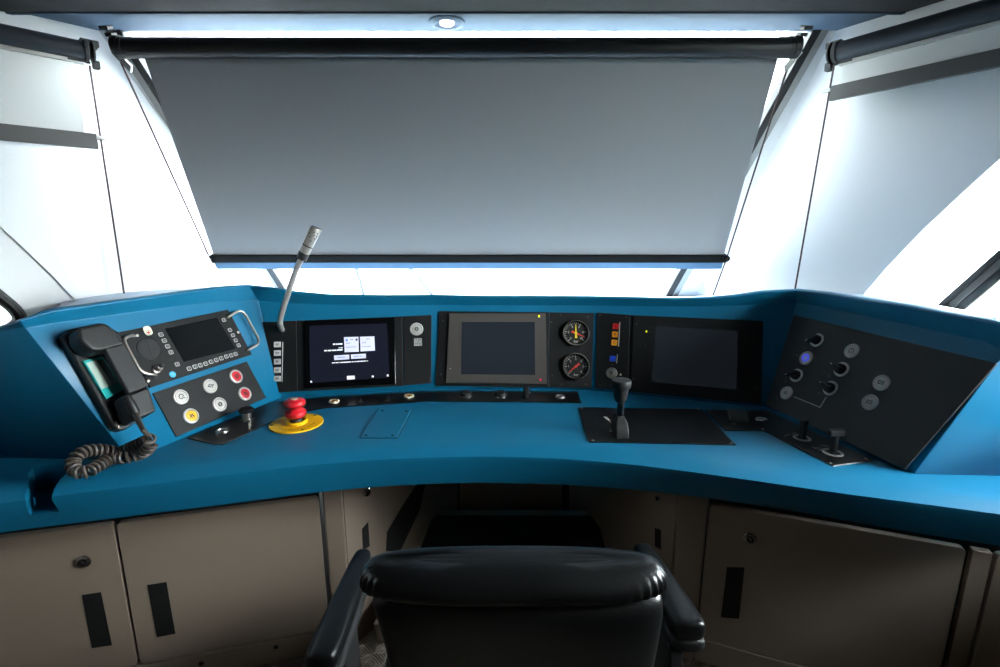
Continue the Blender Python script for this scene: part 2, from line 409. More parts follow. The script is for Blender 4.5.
o = mb.build('instrument_surround', 'blue', desk, angle=32)
b_ = o.modifiers.new('bevel', 'BEVEL'); b_.width = .004; b_.segments = 2; b_.limit_method = 'ANGLE'; b_.angle_limit = math.radians(17)
sm = o.modifiers.new('solid', 'SOLIDIFY'); sm.thickness = .006; sm.offset = -1
# shelf behind the hood, reaching the windscreen sill
mb = MB(); bm = mb.bm
mid = shelf_edge[2:-2]
near = [bm.verts.new(loc(p + V((0, 0, -.002)))) for p in mid]
far = []
for p in mid:
    d = V((p.x, p.y, 0)).normalized(); tt = min((2.40-p.y)/max(d.y, .2), 1.2); q = p + d*tt; q.z = p.z-.07
    q.x = max(-1.75, min(1.75, q.x)); far.append(bm.verts.new(loc(q)))
for i in range(len(near)-1): bm.faces.new((near[i], near[i+1], far[i+1], far[i]))
bmesh.ops.recalc_face_normals(bm, faces=bm.faces)
o = mb.build('dashboard_shelf', 'shelfgrey', desk); sm = o.modifiers.new('solid', 'SOLIDIFY'); sm.thickness = .01; sm.offset = 0

# ------------------------------------------------------------------ small fittings
def screw(root, fr, px, py, r=.0028, m='rubber', h=.003):
    u = fr.uv(px, py); mb = MB(); mb.lathe(u.x, u.y, [(r, h-.001), (r, h+.0012), (r*.7, h+.0018)], 12); mb.lathe(u.x, u.y, [(r*.4, h+.0018), (r*.4, h+.002)], 6)
    return mb.build('screw', m, root)
def quad(fr, pts, h=0.): return [tuple(fr.uv(x, y, h)) for x, y in pts]
def inset(poly, d):
    c = V((sum(p[0] for p in poly)/len(poly), sum(p[1] for p in poly)/len(poly)))
    return [tuple(V(p) + (c-V(p)).normalized()*d*1.4) for p in poly]
def faceplate(root, fr, pts, m='black', th=.004, bevel=.001, name='faceplate'):
    return MB().prism(quad(fr, pts), -.002, th).build(name, m, root, bevel=bevel)
def symbol(par, cx, cy, r, h, kind, m='rubber'):
    mb = MB(); w = r*.14; z0, z1 = h, h+.0004
    if kind == 'horn':
        mb.stroke([(cx-r*.7, cy), (cx-r*.2, cy+r*.4), (cx+r*.7, cy+r*.1), (cx+r*.2, cy-r*.4), (cx-r*.7, cy)], w, z0, z1); mb.stroke([(cx-r*.3, cy), (cx+r*.35, cy)], w, z0, z1)
    elif kind == 'ring':
        mb.ring(cx, cy, r*.25, r*.5, z0, z1, 20); mb.stroke([(cx-r*.2, cy), (cx+r*.2, cy)], w, z0, z1)
    elif kind == 'curl':
        mb.stroke([(cx+r*.5*math.cos(a*.7), cy+r*.5*math.sin(a*.7)) for a in range(8)], w, z0, z1); mb.stroke([(cx+r*.1, cy-r*.1), (cx+r*.6, cy-r*.5)], w, z0, z1)
    elif kind == 'bars':
        for k in (-1, 0, 1): mb.stroke([(cx-r*.45, cy+k*r*.3), (cx+r*.45, cy+k*r*.3)], w, z0, z1)
    elif kind == 'cross':
        mb.stroke([(cx-r*.45, cy-r*.3), (cx, cy+r*.2), (cx+r*.45, cy-r*.15)], w, z0, z1); mb.stroke([(cx-r*.3, cy+r*.4), (cx-r*.05, cy-r*.4)], w, z0, z1); mb.stroke([(cx+r*.2, cy+r*.35), (cx+r*.35, cy-r*.45)], w, z0, z1)
    elif kind == 'box':
        mb.stroke([(cx-r*.5, cy-r*.3), (cx+r*.5, cy-r*.3), (cx+r*.5, cy+r*.3), (cx-r*.5, cy+r*.3)], w, z0, z1, True); mb.stroke([(cx-r*.25, cy), (cx+r*.25, cy)], w, z0, z1)
    return mb.build('symbol', m, par)
def push_button(root, fr, px, py, rpx, cap='satin', sym='ring', bez='satin', r=None, h=.004, tag_=None, symm='rubber'):
    u = fr.uv(px, py); r = r or fr.rad(px, py, rpx)
    b = MB().lathe(u.x, u.y, [(r*.98, h-.004), (r, h+.002), (r*.93, h+.0045), (r*.78, h+.005), (r*.74, h+.0035), (r*.72, h)], 40).build('push_button', bez, root)
    MB().lathe(u.x, u.y, [(r*.70, h), (r*.70, h+.0036), (r*.62, h+.0042), (r*.3, h+.0038)], 36).build('button_cap', cap, b)
    if sym: symbol(b, u.x, u.y, r*.62, h+.0043, sym, symm)
    if tag_: b['label'] = tag_
    return b
def rotary(root, fr, px, py, rpx, ang=2.3, h=.004, r=None):
    u = fr.uv(px, py); r = r or fr.rad(px, py, rpx)
    b = MB().ring(u.x, u.y, r*.72, r, h-.003, h+.003, 40).build('rotary_switch', 'satin', root)
    MB().lathe(u.x, u.y, [(r*.7, h-.002), (r*.68, h+.012), (r*.6, h+.014)], 32).build('knob', 'rubber', b)
    d = V((math.cos(ang), math.sin(ang)))
    mb = MB().rbox(u.x + d.x*r*.25, u.y + d.y*r*.25, r*1.7, r*.42, h+.012, h+.024, r*.15, ang)
    mb.build('grip', 'rubber', b, bevel=.0012)
    MB().stroke([(u.x+d.x*r*.7, u.y+d.y*r*.7), (u.x+d.x*r*1.0, u.y+d.y*r*1.0)], r*.08, h+.024, h+.0244).build('pointer_mark', 'keywhite', b)
    return b
def key(root, fr, px, py, w, hh, m='keydark', frame='keywhite', h=.004, kind='bar', rot=0.):
    """small flat key with a light outline and a mark"""
    u = fr.uv(px, py)
    o = MB().rbox(u.x, u.y, w, hh, h-.001, h+.0014, w*.25, rot).build('key', frame, root)
    MB().rbox(u.x, u.y, w*.72, hh*.72, h, h+.0022, w*.18, rot).build('key_cap', m, o)
    if kind: symbol(o, u.x, u.y, w*.34, h+.0023, kind, frame)
    return o
def text_obj(root, fr, s, px, py, size, m='keywhite', h=.0042, rot=0., name='lettering'):
    u = fr.uv(px, py); return MB().text(s, u.x, u.y, h, size, rot).build(name, m, root)

# ------------------------------------------------------------------ radio unit on the left wing
f = FWL.at(180, 350); FWLr = f
radio = thing('radio_unit', 'black train radio unit with screen, loudspeaker and two steel handles', 'radio', f)
faceplate(radio, f, [(115, 333.5), (227, 310), (251, 355), (149.3, 388)], 'wingblack', .006, .0015)
scr = MB().prism(quad(f, [(163.5, 329.5), (215.5, 318.2), (234.5, 349.5), (182.5, 362.5)]), .0055, .0068).build('screen', 'glossblack', radio, bevel=.0004)
Z = lambda X, Y: (150+.12*X, 300+.12*Y)
for X, Y in ((80, 295), (108, 345), (135, 393), (162, 442), (215, 542), (605, 172), (655, 256), (680, 300), (703, 342), (727, 383)):
    key(radio, f, *Z(X, Y), .0125, .0115, h=.006, kind='ring' if Y in (542, 172) else 'bars')
for i, (X, Y) in enumerate(((315, 578), (363, 562), (408, 550), (453, 537), (497, 521), (541, 506), (582, 492), (625, 477), (665, 467), (703, 455))):
    u = f.uv(*Z(X, Y)); o = MB().rbox(u.x, u.y, .0125, .012, .005, .0074, .003).build('key', 'keywhite', radio)
    MB().rbox(u.x, u.y, .009, .0086, .006, .0082, .002).build('key_cap', 'keydark', o)
    MB().text(str((i+1) % 10), u.x, u.y, .0084, .008).build('digit', 'keywhite', o)
u = f.uv(148, 349.3); R0 = f.rad(148, 349.3, 11)
g = MB().lathe(u.x, u.y, [(R0, .005), (R0, .0075), (R0*.94, .0085), (R0*.9, .0066)], 40).build('speaker_grille', 'rubber', radio)
mb = MB()
for k in range(-6, 7):
    y = k*R0*.13; hw = math.sqrt(max(0, (R0*.88)**2 - y*y)); mb.box3(u.x-hw, u.x+hw, u.y+y-R0*.028, u.y+y+R0*.028, .0066, .0076)
mb.box3(u.x-.0012, u.x+.0012, u.y-R0*.88, u.y+R0*.88, .0066, .008); mb.build('grille_bars', 'phone', g)
u = f.uv(146.5, 331.5); o = MB().rbox(u.x, u.y, .02, .026, .005, .0074, .008).build('identity_tag', 'cream', radio); o['label'] = 'white tag with a red dot'
u = f.uv(147, 333.5); MB().lathe(u.x, u.y, [(.0035, .007), (.0035, .0078)], 16).build('dot', 'red', o)
MB().ring(u.x, u.y, .0058, .0068, .007, .0078).build('circle_mark', 'greybezel', o)
u = f.uv(155, 370.5); k_ = MB().lathe(u.x, u.y, [(.010, .005), (.010, .010), (.0075, .011), (.0075, .024), (.006, .026)], 20).build('socket_connector', 'steel', radio)
MB().lathe(u.x+.003, u.y+.004, [(.006, .022), (.006, .032), (.004, .034)], 16).build('connector_cap', 'rubber', k_)
u = f.uv(171.3, 375.1); o = MB().lathe(u.x, u.y, [(.0085, .005), (.0085, .0068)], 24).build('sticker', 'cyan', radio); o['label'] = 'round cyan sticker'
MB().stroke([(u.x-.003, u.y), (u.x, u.y+.003), (u.x+.003, u.y-.002)], .0012, .0068, .0072).build('sticker_mark', 'keywhite', o)
def handle(pts, name='handle'):
    p3 = [f.P(*f.uv(x, y, h), h) for x, y, h in pts]
    p3 = [tuple(f.L(p)) for p in p3]
    # round the corners
    out = [V(p3[0])]
    for a, b, c in zip(p3, p3[1:], p3[2:]):
        a, b, c = V(a), V(b), V(c); r = min((a-b).length, (c-b).length)*.45
        p, q = b+(a-b).normalized()*r, b+(c-b).normalized()*r
        for t in (0, .33, .66, 1): out.append(p*(1-t)**2 + b*2*t*(1-t) + q*t*t)
    out.append(V(p3[-1])); return MB().tube(out, .0042, 12).build(name, 'steel', radio)
handle([(227, 317.5, .004), (228.5, 316.5, .016), (242, 308.5, .02), (261, 343, .02), (248, 350, .016), (246, 350.5, .004)])
handle([(134, 336, .004), (133, 335, .018), (122.5, 338.5, .02), (141, 373, .02), (156, 375.5, .018), (155, 376.5, .004)])
for x, y in ((237, 333), (147, 381.5), (245.5, 350.6), (227, 317.6), (136, 336.3)): screw(radio, f, x, y, .004, 'steel', .006)

# ------------------------------------------------------------------ six-button panel
f = FWL.at(208, 400)
bp = thing('push_button_panel', 'black panel of six round push buttons below the radio unit', 'control panel', f)
faceplate(bp, f, [(152, 393.5), (246, 361.8), (265.4, 398), (175.7, 437.2)], 'wingblack')
for X, Y, c, s_, tg in ((607, 467, 'keywhite', 'curl', None), (735, 420, 'keywhite', 'horn', None), (848, 378, 'redcap', 'ring', 'push button with red cap'), (652, 550, 'yellow', 'cross', 'push button with yellow cap'), (776, 500, 'keywhite', 'ring', None), (886, 453, 'redcap', 'cross', 'push button with red cap')):
    push_button(bp, f, 40+.23*X, 290+.23*Y, 7.4, c, s_, 'satin', r=.0215, tag_=tg)
for x, y in ((157, 397), (244, 366), (261, 396), (177, 432)): screw(bp, f, x, y)

# ------------------------------------------------------------------ telephone
f = FWL.at(105, 380)
cr = thing('telephone_cradle', 'black telephone cradle with a teal card holder on the blue desk wing', 'telephone cradle', f)
MB().prism(quad(f, [(59.5, 338), (66, 331), (98, 324), (118, 334), (152, 413), (124, 430), (117, 432), (112, 430)], .01), -.002, .022).build('base', 'rubber', cr, bevel=.005, seg=3)
MB().prism(quad(f, [(82.6, 361.3), (102, 356.5), (124, 389), (106, 399.5)], .028), .018, .030).build('card_holder', 'teal', cr, bevel=.001)['label'] = 'translucent teal card holder'
MB().prism(quad(f, [(86, 363), (96, 360.5), (113, 385), (101.5, 389.5)], .03), .029, .0308).build('card', 'card', cr)
MB().prism(quad(f, [(96, 360.5), (103, 359), (119, 383.5), (113, 385)], .03), .029, .0306).build('card_dark_strip', mat('dark_green_card', (60, 84, 80), .5), cr)  # darker green strip along one edge of the card
for x, y in ((79, 352), (119, 418), (116, 425)):
    u = f.uv(x, y, .02); MB().rbox(u.x, u.y, .004, .016, .02, .027, .001).build('contact_clip', 'steel', cr, bevel=.0005)
f2 = FWL.off(.024).at(118, 370)
hs = thing('telephone_handset', 'black telephone handset resting in its cradle with coiled cord', 'telephone handset', f2)
def hp(pts, h0, h1, nm, bv=.006):
    return MB().prism(quad(f2, pts, h1), h0, h1).build(nm, 'phone', hs, bevel=bv, seg=3)
hp([(78, 328), (104, 322), (110, 325), (127, 344.5), (98, 351.5), (90, 349), (80, 340)], 0, .052, 'earpiece', .008)
hp([(104, 348), (125, 343), (150, 386), (129, 394)], .040, .054, 'grip', .005)
hp([(123, 395.5), (149.5, 386), (157.5, 411), (133, 422)], 0, .050, 'mouthpiece', .008)
mb = MB(); pts = []
for x, y, h in ((127, 397, .052), (131, 405, .054), (135, 413, .05)):
    u = f2.uv(x, y, h); pts.append((u.x, u.y, h))
mb.tube(pts, [.008, .011, .010], 14); mb.build('cord_gland', 'phone', hs)
# strain relief + coil
def rest(px, py, lift=.016):
    r = ray(px, py); c = []
    c.append((DZ+lift-EYE.z)/r.z)
    for fr in (FWL, FWB):
        t = (fr.o + fr.ez*lift - EYE).dot(fr.ez)/r.dot(fr.ez)
        if t > 0: c.append(t)
    return EYE + r*min(c)
u = f2.uv(135, 413, .05); st = f2.P(u.x, u.y, .05)
path = [st, st.lerp(rest(143, 430, .03), .5), rest(143, 430, .03), rest(150, 437)]
mb = MB(); mb.tube([f2.L(p) for p in path], [.007, .006, .0055, .005], 10); mb.build('strain_relief', 'cordplastic', hs)
cp = [(150, 437), (148, 440), (139, 444), (128, 449), (118, 453), (108, 451), (97, 450), (87, 451), (78, 455), (73, 463), (76, 471), (86, 472), (96, 467), (106, 461), (116, 458), (127, 457.5), (138, 455), (147, 450), (152, 443)]
P3 = [rest(x, y, .015 + (.012 if 9 < i < 19 else 0.0)) for i, (x, y) in enumerate(cp)]
def cat(pts, k):
    out = []
    for i in range(len(pts)-1):
        a, b, c, d = pts[max(0, i-1)], pts[i], pts[i+1], pts[min(len(pts)-1, i+2)]
        for j in range(k):
            t = j/k; out.append(.5*((2*b) + (c-a)*t + (2*a-5*b+4*c-d)*t*t + (3*b-a-3*c+d)*t**3))
    out.append(pts[-1]); return out
Q = cat(P3, 40); s_ = [0]
for a, b in zip(Q, Q[1:]): s_.append(s_[-1] + (b-a).length)
pitch_ = .0112; cr_ = .0115; helix = []; n_ = int(s_[-1]/pitch_*14); j = 0; up = V((0, 0, 1))
for i in range(n_):
    d = i/n_*s_[-1]
    while j < len(s_)-2 and s_[j+1] < d: j += 1
    t = (d-s_[j])/max(1e-9, s_[j+1]-s_[j]); p = Q[j].lerp(Q[j+1], t); tg = (Q[j+1]-Q[j]).normalized()
    up = (up - tg*up.dot(tg)).normalized(); w = tg.cross(up); a = 2*PI*d/pitch_
    helix.append(f2.L(p + (up*math.cos(a) + w*math.sin(a))*cr_))
mb = MB(); mb.tube(helix, .0038, 6); mb.build('coiled_cord', 'cordplastic', hs)

# ------------------------------------------------------------------ left display group
PX = lambda X, Y: (250+X/5.254, 300+Y/5.254)
f = FL.at(278, 358)
kp = thing('call_key_panel', 'narrow black panel with a column of five light square keys', 'control panel', f)
faceplate(kp, f, [(258, 322.5), (296.2, 320.8), (297.7, 391.5), (269, 393.3)])
for i, k in enumerate(('bars', 'horn', 'cross', 'box', 'box')):
    x, y = 277.9, 345+8.5*i; u = f.uv(x, y)
    o = MB().rbox(u.x, u.y, .021, .0185, .002, .010, .001).build('key', 'keywhite', kp, bevel=.0008); symbol(o, u.x, u.y, .008, .0101, k)
u = f.uv(282.8, 362); MB().rbox(u.x, u.y, .002, .136, .003, .007, .0005).build('metal_strip', 'satin', kp)
for x, y in ((263, 389), (275, 389.5), (288, 388), (296, 324), (288, 333), (288, 340)): screw(kp, f, x, y)

f = FL.at(350, 354); fD = f
dp = thing('display_unit', 'lit touch display showing white menu boxes, between two narrow black panels', 'display', f)
faceplate(dp, f, [(296.6, 320.8), (402, 316.7), (403.2, 385.9), (298.1, 391.5)], 'black', .004)
MB().prism(quad(f, [(304.5, 321), (394.8, 317.8), (396, 384.3), (306, 388.7)]), .003, .010).build('bezel', 'glossblack', dp, bevel=.002)
sc = MB().prism(quad(f, [(309.9, 326.6), (387.2, 324.1), (389.7, 377.9), (310.8, 383.6)]), .0095, .0106).build('screen', 'screen_on', dp)
UI = lambda X, Y: (310+X*.081, 330+Y*.081)
def ui(pts, m, nm, h=.0107): return MB().prism(quad(f, [UI(*p) for p in pts]), h-.0004, h+.0002).build(nm, m, sc)
ui([(425, 97), (602, 92), (608, 275), (432, 283)], 'ui', 'menu_box'); ui([(620, 92), (797, 86), (805, 262), (628, 272)], 'ui', 'menu_box')
ui([(302, 322), (490, 311), (491, 368), (306, 380)], 'ui', 'menu_button'); ui([(510, 309), (693, 299), (695, 355), (512, 364)], 'ui', 'menu_button')
ui([(460, 574), (557, 569), (558, 612), (463, 618)], 'uiwhite', 'menu_button')
for q in ([(764, 569), (789, 567), (790, 590), (766, 592)], [(950, 555), (973, 553), (975, 578), (952, 580)], [(12, 632), (26, 631), (38, 653), (14, 656)]): ui(q, 'uiwhite', 'corner_icon')
ui([(446, 123), (470, 121), (471, 148), (448, 149)], 'uiblue', 'icon', .0111); ui([(567, 116), (591, 115), (592, 139), (568, 141)], 'uidark', 'icon', .0111)
def uline(x0, y0, x1, y1, w, m='uiwhite', seed=0):
    rnd = random.Random(seed); mb = MB(); x = x0
    while x < x1-6:
        L_ = min(rnd.uniform(10, 34), x1-x); t0, t1 = (x-x0)/(x1-x0), (x+L_-x0)/(x1-x0); ya, yb = y0+(y1-y0)*t0, y0+(y1-y0)*t1
        mb.prism(quad(f, [UI(x, ya-w/2), UI(x+L_, yb-w/2), UI(x+L_, yb+w/2), UI(x, ya+w/2)]), .0106, .0113); x += L_+(3 if rnd.random() < .6 else 8)
    mb.build('text_line', m, sc)
for k, a in enumerate(((290, 184, 408, 180, 17), (360, 229, 408, 227, 13), (184, 264, 408, 252, 16), (278, 414, 718, 388, 11))): uline(*a, seed=k)
for k, a in enumerate(((500, 127, 545, 125, 9), (452, 172, 502, 169, 9), (452, 222, 570, 215, 7), (695, 120, 740, 118, 9), (650, 166, 694, 163, 9), (650, 215, 760, 208, 7), (345, 346, 440, 341, 8), (548, 334, 655, 327, 8))): uline(*a, m='uigrey', seed=k+9)
for x, y in ((299, 325), (400, 320), (401.5, 383)): screw(dp, f, x, y)

f = FL.at(417, 350)
rp_ = thing('acknowledge_button_panel', 'narrow black panel with one silver round button above a small pictogram', 'control panel', f)
faceplate(rp_, f, [(402.8, 316.6), (431.5, 315.3), (431, 383.2), (404, 385.6)])
push_button(rp_, f, 416.6, 329.5, 6.4, 'satin', 'ring', 'satin', symm='greybezel')
u = f.uv(418, 342.4); mb = MB()
mb.stroke([(u.x-.0125, u.y-.012), (u.x+.0125, u.y-.012), (u.x+.0125, u.y+.012), (u.x-.0125, u.y+.012)], .002, .0038, .0044, True)
mb.box3(u.x-.0016, u.x+.0016, u.y-.012, u.y+.012, .0038, .0044)
for s in (-1, 1):
    mb.box3(u.x+s*.007-.0022, u.x+s*.007+.0022, u.y-.004, u.y+.0085, .0038, .0046); mb.box3(u.x+s*.007-.004, u.x+s*.007+.004, u.y-.0085, u.y-.006, .0038, .0046)
mb.build('pictogram', 'keywhite', rp_)
for x, y in ((406, 319.5), (427.5, 380.5), (409, 382.5)): screw(rp_, f, x, y)

# ------------------------------------------------------------------ centre display and gauges
PC = lambda X, Y: (430+X/5.254, 300+Y/5.254)
f = FC.at(497, 348)
cdisp = thing('display_unit', 'display with dark blue screen in a wide grey bezel, beside the two gauges', 'display', f)
faceplate(cdisp, f, [(439.5, 311.4), (549, 312.4), (548.6, 387.4), (435.7, 386)])
MB().prism(quad(f, [(449.6, 313.9), (545.6, 313.9), (546.4, 384), (446.2, 383)]), .003, .009).build('bezel', 'greybezel', cdisp, bevel=.001)
MB().prism(quad(f, [(462, 322.6), (534.6, 322.6), (535, 375.3), (461.3, 374.6)]), .0085, .0094).build('screen', 'screen', cdisp)
for (x, y, m, nm, lb) in ((538.9, 316.9, 'ledyel', 'indicator', 'lit yellow indicator'), (540.4, 380, 'ledred', 'indicator', 'lit red indicator'), (450.5, 369, 'keywhite', 'sensor', None)):
    u = f.uv(x, y); s0 = .0028 if nm == 'sensor' else .0062
    o = MB().rbox(u.x, u.y, s0, s0*1.2, .0085, .0098, .0005).build(nm, m, cdisp)
    if lb: o['label'] = lb
for x, y in ((443, 321), (441, 374.5)): screw(cdisp, f, x, y, .0035, 'greybezel')

f = FC.at(572, 350)
gp = thing('gauge_panel', 'black panel holding two round pressure gauges one above the other', 'gauge panel', f)
faceplate(gp, f, [(549.4, 312.4), (594.6, 313.3), (591.8, 388), (549, 387.4)])
def gauge(px, py, rpx, digits, needles, lb, a0=225, a1=-45):
    u = f.uv(px, py); r = f.rad(px, py, rpx)
    g = MB().lathe(u.x, u.y, [(r, .002), (r, .012), (r*.97, .016), (r*.9, .0165), (r*.86, .013), (r*.85, .006)], 56).build('pressure_gauge', 'rubber', gp); g['label'] = lb
    mb = MB()
    ring = MB().ring(u.x, u.y, r*.9, r*.965, .0155, .0172, 56).build('rim', 'steel', g)
    MB().lathe(u.x, u.y, [(r*.855, .005), (r*.855, .0075)], 48).build('dial', 'dial', g)
    n = len(digits)-1; mb = MB()
    for k in range(n*5+1):
        a = math.radians(a0 + (a1-a0)*k/(n*5)); c, s = math.cos(a), math.sin(a); rr = r*(.68 if k % 5 == 0 else .75)
        mb.stroke([(u.x+c*rr, u.y+s*rr), (u.x+c*r*.82, u.y+s*r*.82)], r*.05 if k % 5 == 0 else r*.025, .0075, .0079)
    for k, t in enumerate(digits):
        a = math.radians(a0 + (a1-a0)*k/n); mb.text(t, u.x+math.cos(a)*r*.54, u.y+math.sin(a)*r*.54, .0077, r*.24)
    mb.text('bar', u.x, u.y-r*.62, .0077, r*.26)
    mb.build('scale_markings', 'keywhite', g)
    for ang, ln, tail, m in needles:
        a = math.radians(ang); d = V((math.cos(a), math.sin(a))); p = V((-d.y, d.x)); c = V((u.x, u.y)); z = .0095 if m == 'needle' else .0108
        w = r*.045
        mb = MB().prism([tuple(c - d*r*tail - p*w*2), tuple(c + d*r*ln - p*w*.4), tuple(c + d*r*ln + p*w*.4), tuple(c - d*r*tail + p*w*2)], z, z+.0006)
        mb.lathe(u.x, u.y, [(r*.1, .0075), (r*.1, z+.001)], 16); mb.build('needle', m, g)
gauge(575.6, 333.8, 13, ['0', '2', '4', '6', '8', '10'], [(-24, .72, .35, 'needle'), (90, .7, .38, 'needleyel')], 'gauge with red and yellow needles')
gauge(575.6, 366.8, 13.4, ['0', '1', '2', '3', '4', '5', '6'], [(219, .72, .35, 'needle')], 'gauge with a single red needle')
for x, y in ((551, 322.4), (552, 376), (560.5, 315.5), (561.5, 384.5), (585.5, 384.5), (588, 317)): screw(gp, f, x, y, .0032, 'greybezel')

# ------------------------------------------------------------------ right display group
PR = lambda X, Y: (580+X/5.254, 300+Y/5.254)
f = FR.at(613, 352)
ip = thing('indicator_panel', 'narrow black panel with red, amber and blue square lamps and a key switch', 'control panel', f)
faceplate(ip, f, [(597.1, 312.6), (630, 315.2), (627.6, 391.4), (595.6, 387.8)])
for X, Y, m, t, lb in ((188, 141, 'redcap', 'A', 'red lamp marked A'), (184, 183, 'amber', 'B', 'amber lamp marked B'), (181, 226, 'amber', 'C', 'amber lamp marked C'), (172, 310, 'bluecap', None, 'blue lamp')):
    u = f.uv(*PR(X, Y)); o = MB().rbox(u.x, u.y, .020, .0195, .002, .008, .001).build('indicator_lamp', m, ip, bevel=.0006); o['label'] = lb
    if t: MB().text(t, u.x, u.y, .0082, .012).build('letter', 'rubber', o)
for (xa, ya), (xb, yb) in (((210, 122), (203, 243)), ((197, 290), (193, 331))):
    a, b = f.uv(*PR(xa, ya)), f.uv(*PR(xb, yb)); MB().stroke([a, b], .003, .003, .007).build('metal_strip', 'satin', ip)
u = f.uv(611.8, 373.3); ks = MB().lathe(u.x, u.y, [(.0195, .002), (.0195, .006), (.017, .009), (.0125, .0095), (.012, .0065)], 32).build('key_switch', 'steel', ip)
MB().lathe(u.x, u.y, [(.0115, .006), (.0115, .011), (.010, .012)], 24).build('lock_barrel', 'steel', ks)
MB().rbox(u.x, u.y, .0025, .010, .0119, .0123, .0005).build('keyway', 'rubber', ks)
u = f.uv(620.6, 374.5); MB().prism([(u.x-.005, u.y-.004), (u.x+.005, u.y-.004), (u.x, u.y+.005)], .0038, .0044).build('pictogram', 'keywhite', ip)
u = f.uv(612.6, 364.8); MB().rbox(u.x, u.y, .008, .004, .0038, .0044, .001).build('pictogram', 'greybezel', ip)
for x, y in ((600, 385.5), (626, 317.5), (600, 315.5)): screw(ip, f, x, y, .003, 'greybezel')
f = FR.at(695, 360)
rd = thing('display_unit', 'display with an unlit dark screen set in a wide black bezel', 'display', f)
faceplate(rd, f, [(630.5, 315.3), (763, 321.3), (760.8, 404.4), (628.2, 391.4)])
MB().prism(quad(f, [(634, 317.5), (761, 323.5), (759, 402.3), (631, 389.5)]), .003, .008).build('bezel', 'black', rd, bevel=.0015)
MB().prism(quad(f, [(655.9, 326.4), (737.4, 331.9), (735.6, 389.8), (651.6, 382.1)]), .0075, .0086).build('screen', 'screen', rd)
u = f.uv(646.4, 332); MB().rbox(u.x, u.y, .005, .006, .0075, .0088, .0008).build('indicator', 'ledyel', rd)['label'] = 'lit yellow indicator'
for x, y in ((650, 328.5), (650, 332), (645.3, 345.3)): u = f.uv(x, y); MB().lathe(u.x, u.y, [(.0022, .0075), (.0022, .0088)], 10).build('sensor', 'greybezel', rd)
for x, y in ((636.5, 325), (633.5, 379.5), (756, 389), (672.5, 393.3)): screw(rd, f, x, y, .003, 'greybezel', .008)

# ------------------------------------------------------------------ switch panel on the right wing
f = FWR.at(870, 385)
wp = thing('switch_console', 'large black slanted panel of rotary switches and silver push buttons', 'control panel', f)
faceplate(wp, f, [(794.5, 315.3), (997.5, 363.8), (905.3, 469.5), (766.3, 405.3)], 'black', .004, .0015)
ZR = lambda X, Y: (770+.15*X, 310+.15*Y)
rotary(wp, f, *ZR(322, 205), 6.3, 3.9); rotary(wp, f, *ZR(185, 440), 6.3, 3.7); rotary(wp, f, *ZR(485, 400), 7, 2.9); rotary(wp, f, *ZR(412, 525), 7, 2.9)
b = push_button(wp, f, *ZR(250, 325), 6.6, 'satin', None, 'satin', tag_='push button with a lit blue ring'); u = f.uv(*ZR(250, 325)); r = f.rad(*ZR(250, 325), 6.6)
MB().ring(u.x, u.y, r*.34, r*.5, .0078, .0086).build('lit_ring', 'bluelit', b)
push_button(wp, f, *ZR(118, 557), 6.4, 'satin', 'bars', 'satin'); push_button(wp, f, *ZR(555, 278), 7, 'satin', 'curl', 'satin')
push_button(wp, f, *ZR(753, 490), 7.8, 'satin', 'box', 'satin'); push_button(wp, f, *ZR(676, 620), 7.8, 'satin', 'box', 'satin')
mb = MB(); mb.stroke([f.uv(*ZR(168, 582)), f.uv(*ZR(340, 652)), f.uv(*ZR(382, 585))], .0022, .0038, .0044)
mb.build('linking_line', 'keywhite', wp)
mb = MB()
for (X, Y, a) in ((232, 186, .02), (155, 298, .02)):
    u = f.uv(*ZR(X+22, Y+4)); MB().rbox(u.x, u.y, .022, .003, .0038, .0043, .0005).build('legend', 'greybezel', wp)
for (X, Y) in ((318, 150), (365, 178), (285, 270), (186, 385), (130, 425), (235, 405), (245, 462)):
    u = f.uv(*ZR(X, Y)); MB().rbox(u.x, u.y, .002, .006, .0038, .0043, .0005).build('tick_mark', 'greybezel', wp)
for (X, Y) in ((52, 586), (335, 556), (400, 440), (238, 256), (110, 478)):
    u = f.uv(*ZR(X, Y)); MB().ring(u.x, u.y, .002, .0042, .0038, .0043, 16).build('pictogram', 'greybezel', wp)
for x, y in ((797, 320), (990, 366), (903, 463), (770, 402)): screw(wp, f, x, y)

# ------------------------------------------------------------------ items on the worktop
f = DESK.at(400, 400)
sp_ = thing('switch_strip', 'long black cranked strip of buttons and switches along the back of the worktop', 'control panel', f)
MB().prism(quad(f, [(187.4, 438.8), (269.6, 403.2), (330, 397.3), (430, 391.8), (577.6, 392.5), (581.4, 403.2), (430, 401.6), (324, 408.5), (290, 414), (222.8, 445), (213, 444.8)]), -.001, .003).build('faceplate', 'deskblack', sp_, bevel=.0008)
DBZ = lambda fr, px, py, r, cap, bez='silver', sym=None, root=None: push_button(root, fr, px, py, 1, cap, sym, bez, r=r, h=.003)
DBZ(f, 222.4, 432.8, .0165, 'satin', 'silver', 'bars', sp_)
u = f.uv(247.5, 421); o = MB().lathe(u.x, u.y, [(.017, .002), (.017, .005), (.0125, .006), (.0125, .028), (.014, .029)], 28).build('mushroom_button', 'silver', sp_)
MB().lathe(u.x, u.y, [(.0185, .028), (.021, .031), (.021, .036), (.017, .040), (.008, .0415)], 32).build('button_cap', 'rubber', o)
for x, y in ((334, 402.8), (409, 397.4)): DBZ(f, x, y, .0165, 'amber', 'cream', 'bars', sp_)['label'] = 'amber push button with a pale rim'
for x, y in ((359.4, 403), (387, 400.8)):
    u = f.uv(x, y); o = MB().lathe(u.x, u.y, [(.011, .002), (.011, .006), (.008, .008)], 20).build('toggle_switch', 'rubber', sp_); MB().tube([(u.x, u.y, .006), (u.x+.006, u.y+.002, .016)], [.0035, .0045], 10).build('lever', 'phone', o)
